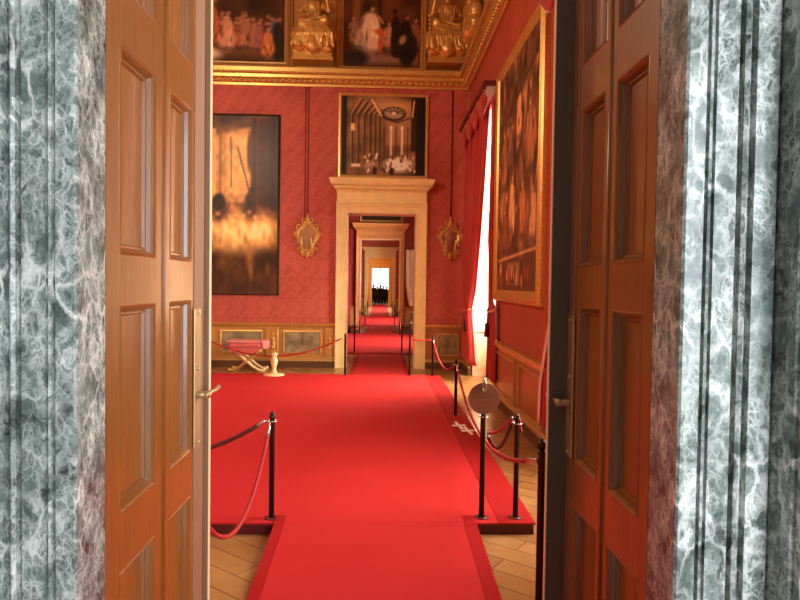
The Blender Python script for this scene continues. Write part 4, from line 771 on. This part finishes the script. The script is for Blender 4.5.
# round sign on its post
r = empty('round_sign', (P2[0], P2[1] - 0.03, 0.89)); tag(r, 'round plain brown sign disc on the near right rope post', 'sign'); L = (P2[0], P2[1] - 0.03, 0.89)
m = MB(); seg = 40; m.add([(L[0] + 0.106 * math.cos(2 * PI * k / seg), L[1] + s, L[2] + 0.106 * math.sin(2 * PI * k / seg)) for s in (0, 0.008) for k in range(seg)], [tuple(range(seg)), tuple(range(seg, 2 * seg))[::-1]] + [(k, (k + 1) % seg, seg + (k + 1) % seg, seg + k) for k in range(seg)])
m.build('disc', M['sign'], r, bevel=0.001, loc=L)
m = MB(); m.tube([(L[0] + 0.012 * math.cos(t_), L[1] - 0.006, L[2] + 0.085 + 0.035 * math.sin(t_)) for t_ in np.linspace(0, 2 * PI, 20)], 0.0035, 6, False); m.ball((L[0], L[1] + 0.004, L[2] + 0.122), (0.012, 0.012, 0.018), 8, 6); m.build('hanging_ring', M['steel'], r, loc=L)
m = MB()
for k in range(7): m.box(L[0] - 0.042 + k * 0.0125, L[0] - 0.034 + k * 0.0125, L[1] - 0.0015, L[1], L[2] - 0.012, L[2] - 0.004)
m.build('faint_lettering', M['sign_text'], r, loc=L)
# posts and low bases in the rooms beyond
def far_post(x, y, label, hh=0.72):
    L = (x, y, 0.03 if y < 19.9 or 23.6 < y < 30.4 else 0); stanchion(*L, hh, label, 'rope posts in the rooms beyond')
far_post(-0.58, 14.5, 'black post on the left past the first doorway'); far_post(0.53, 14.5, 'black post on the right past the first doorway')
far_post(-0.62, 19.6, 'black post left before the second doorway'); far_post(0.64, 19.6, 'black post right before the second doorway'); far_post(-0.56, 24.0, 'black post left past the second doorway'); far_post(0.58, 24.0, 'black post right past the second doorway')
far_post(-0.6, 30.2, 'black post left before the third doorway'); far_post(0.62, 30.2, 'black post right before the third doorway')
for (x0, x1, y, lab) in ((-0.95, -0.62, 14.32, 'left'), (0.50, 0.80, 14.32, 'right')):
    pass
rope((-0.58, 14.5, 0.70), (-0.62, 19.6, 0.70), 0.3, 'red rope along the left in the room past the first doorway', group='ropes in the rooms beyond'); rope((0.53, 14.5, 0.70), (0.64, 19.6, 0.70), 0.3, 'red rope along the right in the room past the first doorway', group='ropes in the rooms beyond')
def low_box(x0, x1, y0, y1, label):
    L = ((x0 + x1) / 2, y0, 0); r = empty('low_chest', L); tag(r, label, 'chest', 'dark low chests by the second doorway'); 
    MB().box(x0, x1, y0, y1, 0.03, 0.22).build('body', M['plinth'], r, bevel=0.01, loc=L); MB().box(x0 - 0.015, x1 + 0.015, y0 - 0.015, y1 + 0.01, 0.22, 0.25).build('lid', M['bronze'], r, bevel=0.006, loc=L)
low_box(-0.94, -0.66, 19.95, 20.35, 'dark low chest left of the second doorway'); low_box(0.68, 1.0, 19.95, 20.3, 'dark low chest right of the second doorway')

# ================================================================== STOOL AND PEDESTAL
L = (-2.40, 11.45, 0); r = empty('cross_frame_stool', L); tag(r, 'gilt cross-legged stool with pink red cushion before the wainscot', 'stool')
sx = L[0]
m = MB(); m.box(sx - 0.34, sx + 0.27, 11.25, 11.65, 0.42, 0.55); m.build('cushion', M['velvet'], r, bevel=0.05, loc=L)
MB().box(sx + 0.265, sx + 0.36, 11.25, 11.65, 0.41, 0.575).build('bolster', M['velvet_side'], r, bevel=0.035, loc=L)
MB().box(sx - 0.36, sx + 0.30, 11.24, 11.66, 0.535, 0.575).build('seat_top', M['velvet_side'], r, bevel=0.018, loc=L)
vs = []; m = MB()
for yy in (11.235,):
    n = 24; top = [(sx - 0.33 + 0.6 * i / n, yy, 0.44) for i in range(n + 1)]; bot = [(sx - 0.33 + 0.6 * i / n, yy, 0.42 - 0.09 * math.sin(PI * i / n) - 0.01 * (i % 2)) for i in range(n + 1)]
    m.add(top + bot + [(x, y + 0.012, z) for x, y, z in top] + [(x, y + 0.012, z) for x, y, z in bot], [(i, i + 1, n + 2 + i, n + 1 + i) for i in range(n)] + [(2 * n + 2 + i, 3 * n + 3 + i, 3 * n + 4 + i, 2 * n + 3 + i) for i in range(n)] + [(n + 1 + i, n + 2 + i, 3 * n + 4 + i, 3 * n + 3 + i) for i in range(n)])
m.build('fringe', M['velvet'], r, loc=L)
for yy in (11.30, 11.60):
    for s in (1, -1):
        pts = [(sx - s * 0.27, yy, 0.42), (sx - s * 0.20, yy, 0.36), (sx - s * 0.02, yy, 0.22), (sx + s * 0.12, yy, 0.10), (sx + s * 0.23, yy, 0.035), (sx + s * 0.31, yy, 0.035), (sx + s * 0.33, yy, 0.07)]
        MB().tube(pts, [0.022, 0.026, 0.032, 0.026, 0.024, 0.034, 0.02], 9).build('leg', M['ivory'] if s > 0 else M['gold'], r, loc=L)
MB().tube([(sx, 11.28, 0.235), (sx, 11.62, 0.235)], 0.018, 8).build('stretcher', M['gold'], r, loc=L)
L = (-1.755, 10.42, PZt); r = empty('turned_pedestal', L); tag(r, 'small ivory turned pedestal on round base at the far platform edge', 'pedestal')
MB().lathe([(0.175, 0), (0.175, 0.012), (0.16, 0.02), (0.06, 0.03)], L, 28).build('base', M['ivory'], r, loc=L)
MB().lathe([(0.055, 0.03), (0.05, 0.06), (0.03, 0.10), (0.045, 0.16), (0.062, 0.22), (0.055, 0.27), (0.035, 0.31), (0.05, 0.34), (0.06, 0.36), (0.035, 0.375)], L, 20).build('baluster', M['ivory'], r, loc=L)
MB().tube([(L[0] - 0.0, L[1], PZt + 0.375), (L[0], L[1], PZt + 0.62)], 0.012, 8).build('rod', M['gold'], r, loc=L)

# ================================================================== VISITORS AT THE FAR END
def person(x, y, h, coat, label, arm=0.0):
    r = empty('person', (x, y, 0)); tag(r, label, 'person', 'visitors at the far end of the enfilade'); s = h / 1.7
    V = {'pelvis': (0, 0, 0.92), 'waist': (0, 0, 1.08), 'chest': (0, 0, 1.28), 'neckb': (0, 0, 1.42), 'neck': (0, 0.0, 1.50), 'head': (0, -0.01, 1.60), 'crown': (0, 0, 1.66)}
    R = {'pelvis': 0.13, 'waist': 0.12, 'chest': 0.145, 'neckb': 0.10, 'neck': 0.05, 'head': 0.085, 'crown': 0.07}
    E = [('pelvis', 'waist'), ('waist', 'chest'), ('chest', 'neckb'), ('neckb', 'neck'), ('neck', 'head'), ('head', 'crown')]
    for sd, t_ in ((-1, 'l'), (1, 'r')):
        V['hip' + t_] = (sd * 0.09, 0, 0.84); V['knee' + t_] = (sd * 0.10, -0.02, 0.48); V['ank' + t_] = (sd * 0.11, 0, 0.09); V['toe' + t_] = (sd * 0.12, -0.14, 0.035)
        V['sh' + t_] = (sd * 0.18, 0, 1.38); V['el' + t_] = (sd * 0.24, 0.02, 1.10); V['wr' + t_] = (sd * 0.22, -0.08 - arm, 0.88 + arm * 1.5); V['ha' + t_] = (sd * 0.21, -0.12 - arm, 0.80 + arm * 1.7)
        for k_, rr in (('hip', 0.085), ('knee', 0.06), ('ank', 0.042), ('toe', 0.035), ('sh', 0.065), ('el', 0.045), ('wr', 0.032), ('ha', 0.036)): R[k_ + t_] = rr
        E += [('pelvis', 'hip' + t_), ('hip' + t_, 'knee' + t_), ('knee' + t_, 'ank' + t_), ('ank' + t_, 'toe' + t_), ('neckb', 'sh' + t_), ('sh' + t_, 'el' + t_), ('el' + t_, 'wr' + t_), ('wr' + t_, 'ha' + t_)]
    def skin(names, edges, rad, nm, mat, lvl=2):
        me = bpy.data.meshes.new(nm); idx = {k: i for i, k in enumerate(names)}; me.from_pydata([tuple(c * s for c in V[k]) for k in names], [(idx[a_], idx[b_]) for a_, b_ in edges], [])
        o = bpy.data.objects.new(nm, me); COL.objects.link(o); o.parent = r; me.materials.append(mat); o.modifiers.new('skin', 'SKIN').use_smooth_shade = True
        for i, k in enumerate(names): d = me.skin_vertices[0].data[i]; rr = rad(k) * s; d.radius = (rr, rr * 0.8 if k in ('pelvis', 'waist', 'chest', 'neckb') else rr); d.use_root = (i == 0)
        sb = o.modifiers.new('sub', 'SUBSURF'); sb.levels = lvl; sb.render_levels = lvl; return o
    skin(list(V), E, lambda k: R[k], 'body', M['skin'])
    cn = [k for k in V if k not in ('neck', 'head', 'crown', 'hal', 'har')]
    skin(cn, [e for e in E if e[0] in cn and e[1] in cn], lambda k: R[k] * 1.25 + (0.05 if k[:4] in ('hipl', 'hipr', 'knee') else 0.012), 'clothing', coat)
    m = MB(); m.ball((0, 0.022 * s, 1.635 * s), (0.105 * s, 0.108 * s, 0.105 * s), 14, 10); m.build('hair', M['hair'], r)
person(-0.50, 48.3, 1.50, M['cloth_black'], 'leftmost visitor in black coat before the end window', 0.02)
person(-0.20, 48.9, 1.34, M['cloth_blue'], 'second visitor from the left before the end window', 0.03)
person(0.06, 48.4, 1.46, M['cloth_black'], 'middle visitor in black coat before the end window', 0.04)
person(0.30, 48.8, 1.40, M['cloth_blue'], 'second visitor from the right before the end window', 0.0)
person(0.54, 48.4, 1.33, M['cloth_black'], 'rightmost visitor in black coat before the end window', 0.0)

# ================================================================== ADDED CHANDELIER (unseen body for the hall's warm fill lamp, beyond the left door leaf)
L = (-3.6, 6.6, 5.0); r = empty('added_chandelier', L); tag(r, 'gilt candle fixture added out of view to hold the hall fill lamp', 'added_chandelier')
MB().tube([(L[0], L[1], 5.75), (L[0], L[1], HC)], 0.012, 8).build('added_chain', M['gold'], r, loc=L)
MB().lathe([(0.02, 0), (0.10, 0.05), (0.05, 0.14), (0.03, 0.3), (0.07, 0.36), (0.02, 0.42)], (L[0], L[1], 5.7 - 0.35), 16).build('added_stem', M['gold'], r, loc=L)
for k in range(12):
    a_ = k * PI / 6; c, s_ = math.cos(a_), math.sin(a_); P = lambda d, z: (L[0] + c * d, L[1] + s_ * d, z)
    arm = MB(); arm.tube([P(0.05, 5.45), P(0.4, 5.25), P(0.8, 5.3), P(0.95, 5.5)], 0.016, 7); arm.lathe([(0.02, 0), (0.06, 0.02), (0.065, 0.035)], P(0.95, 5.5), 10)
    am = arm.build('arm', M['gold'], r, loc=L); MB().lathe([(0.014, 0), (0.014, 0.16), (0.003, 0.17)], P(0.95, 5.535), 8).build('candle', M['candle'], am, loc=L)  # arms and candles are parts of the added chandelier
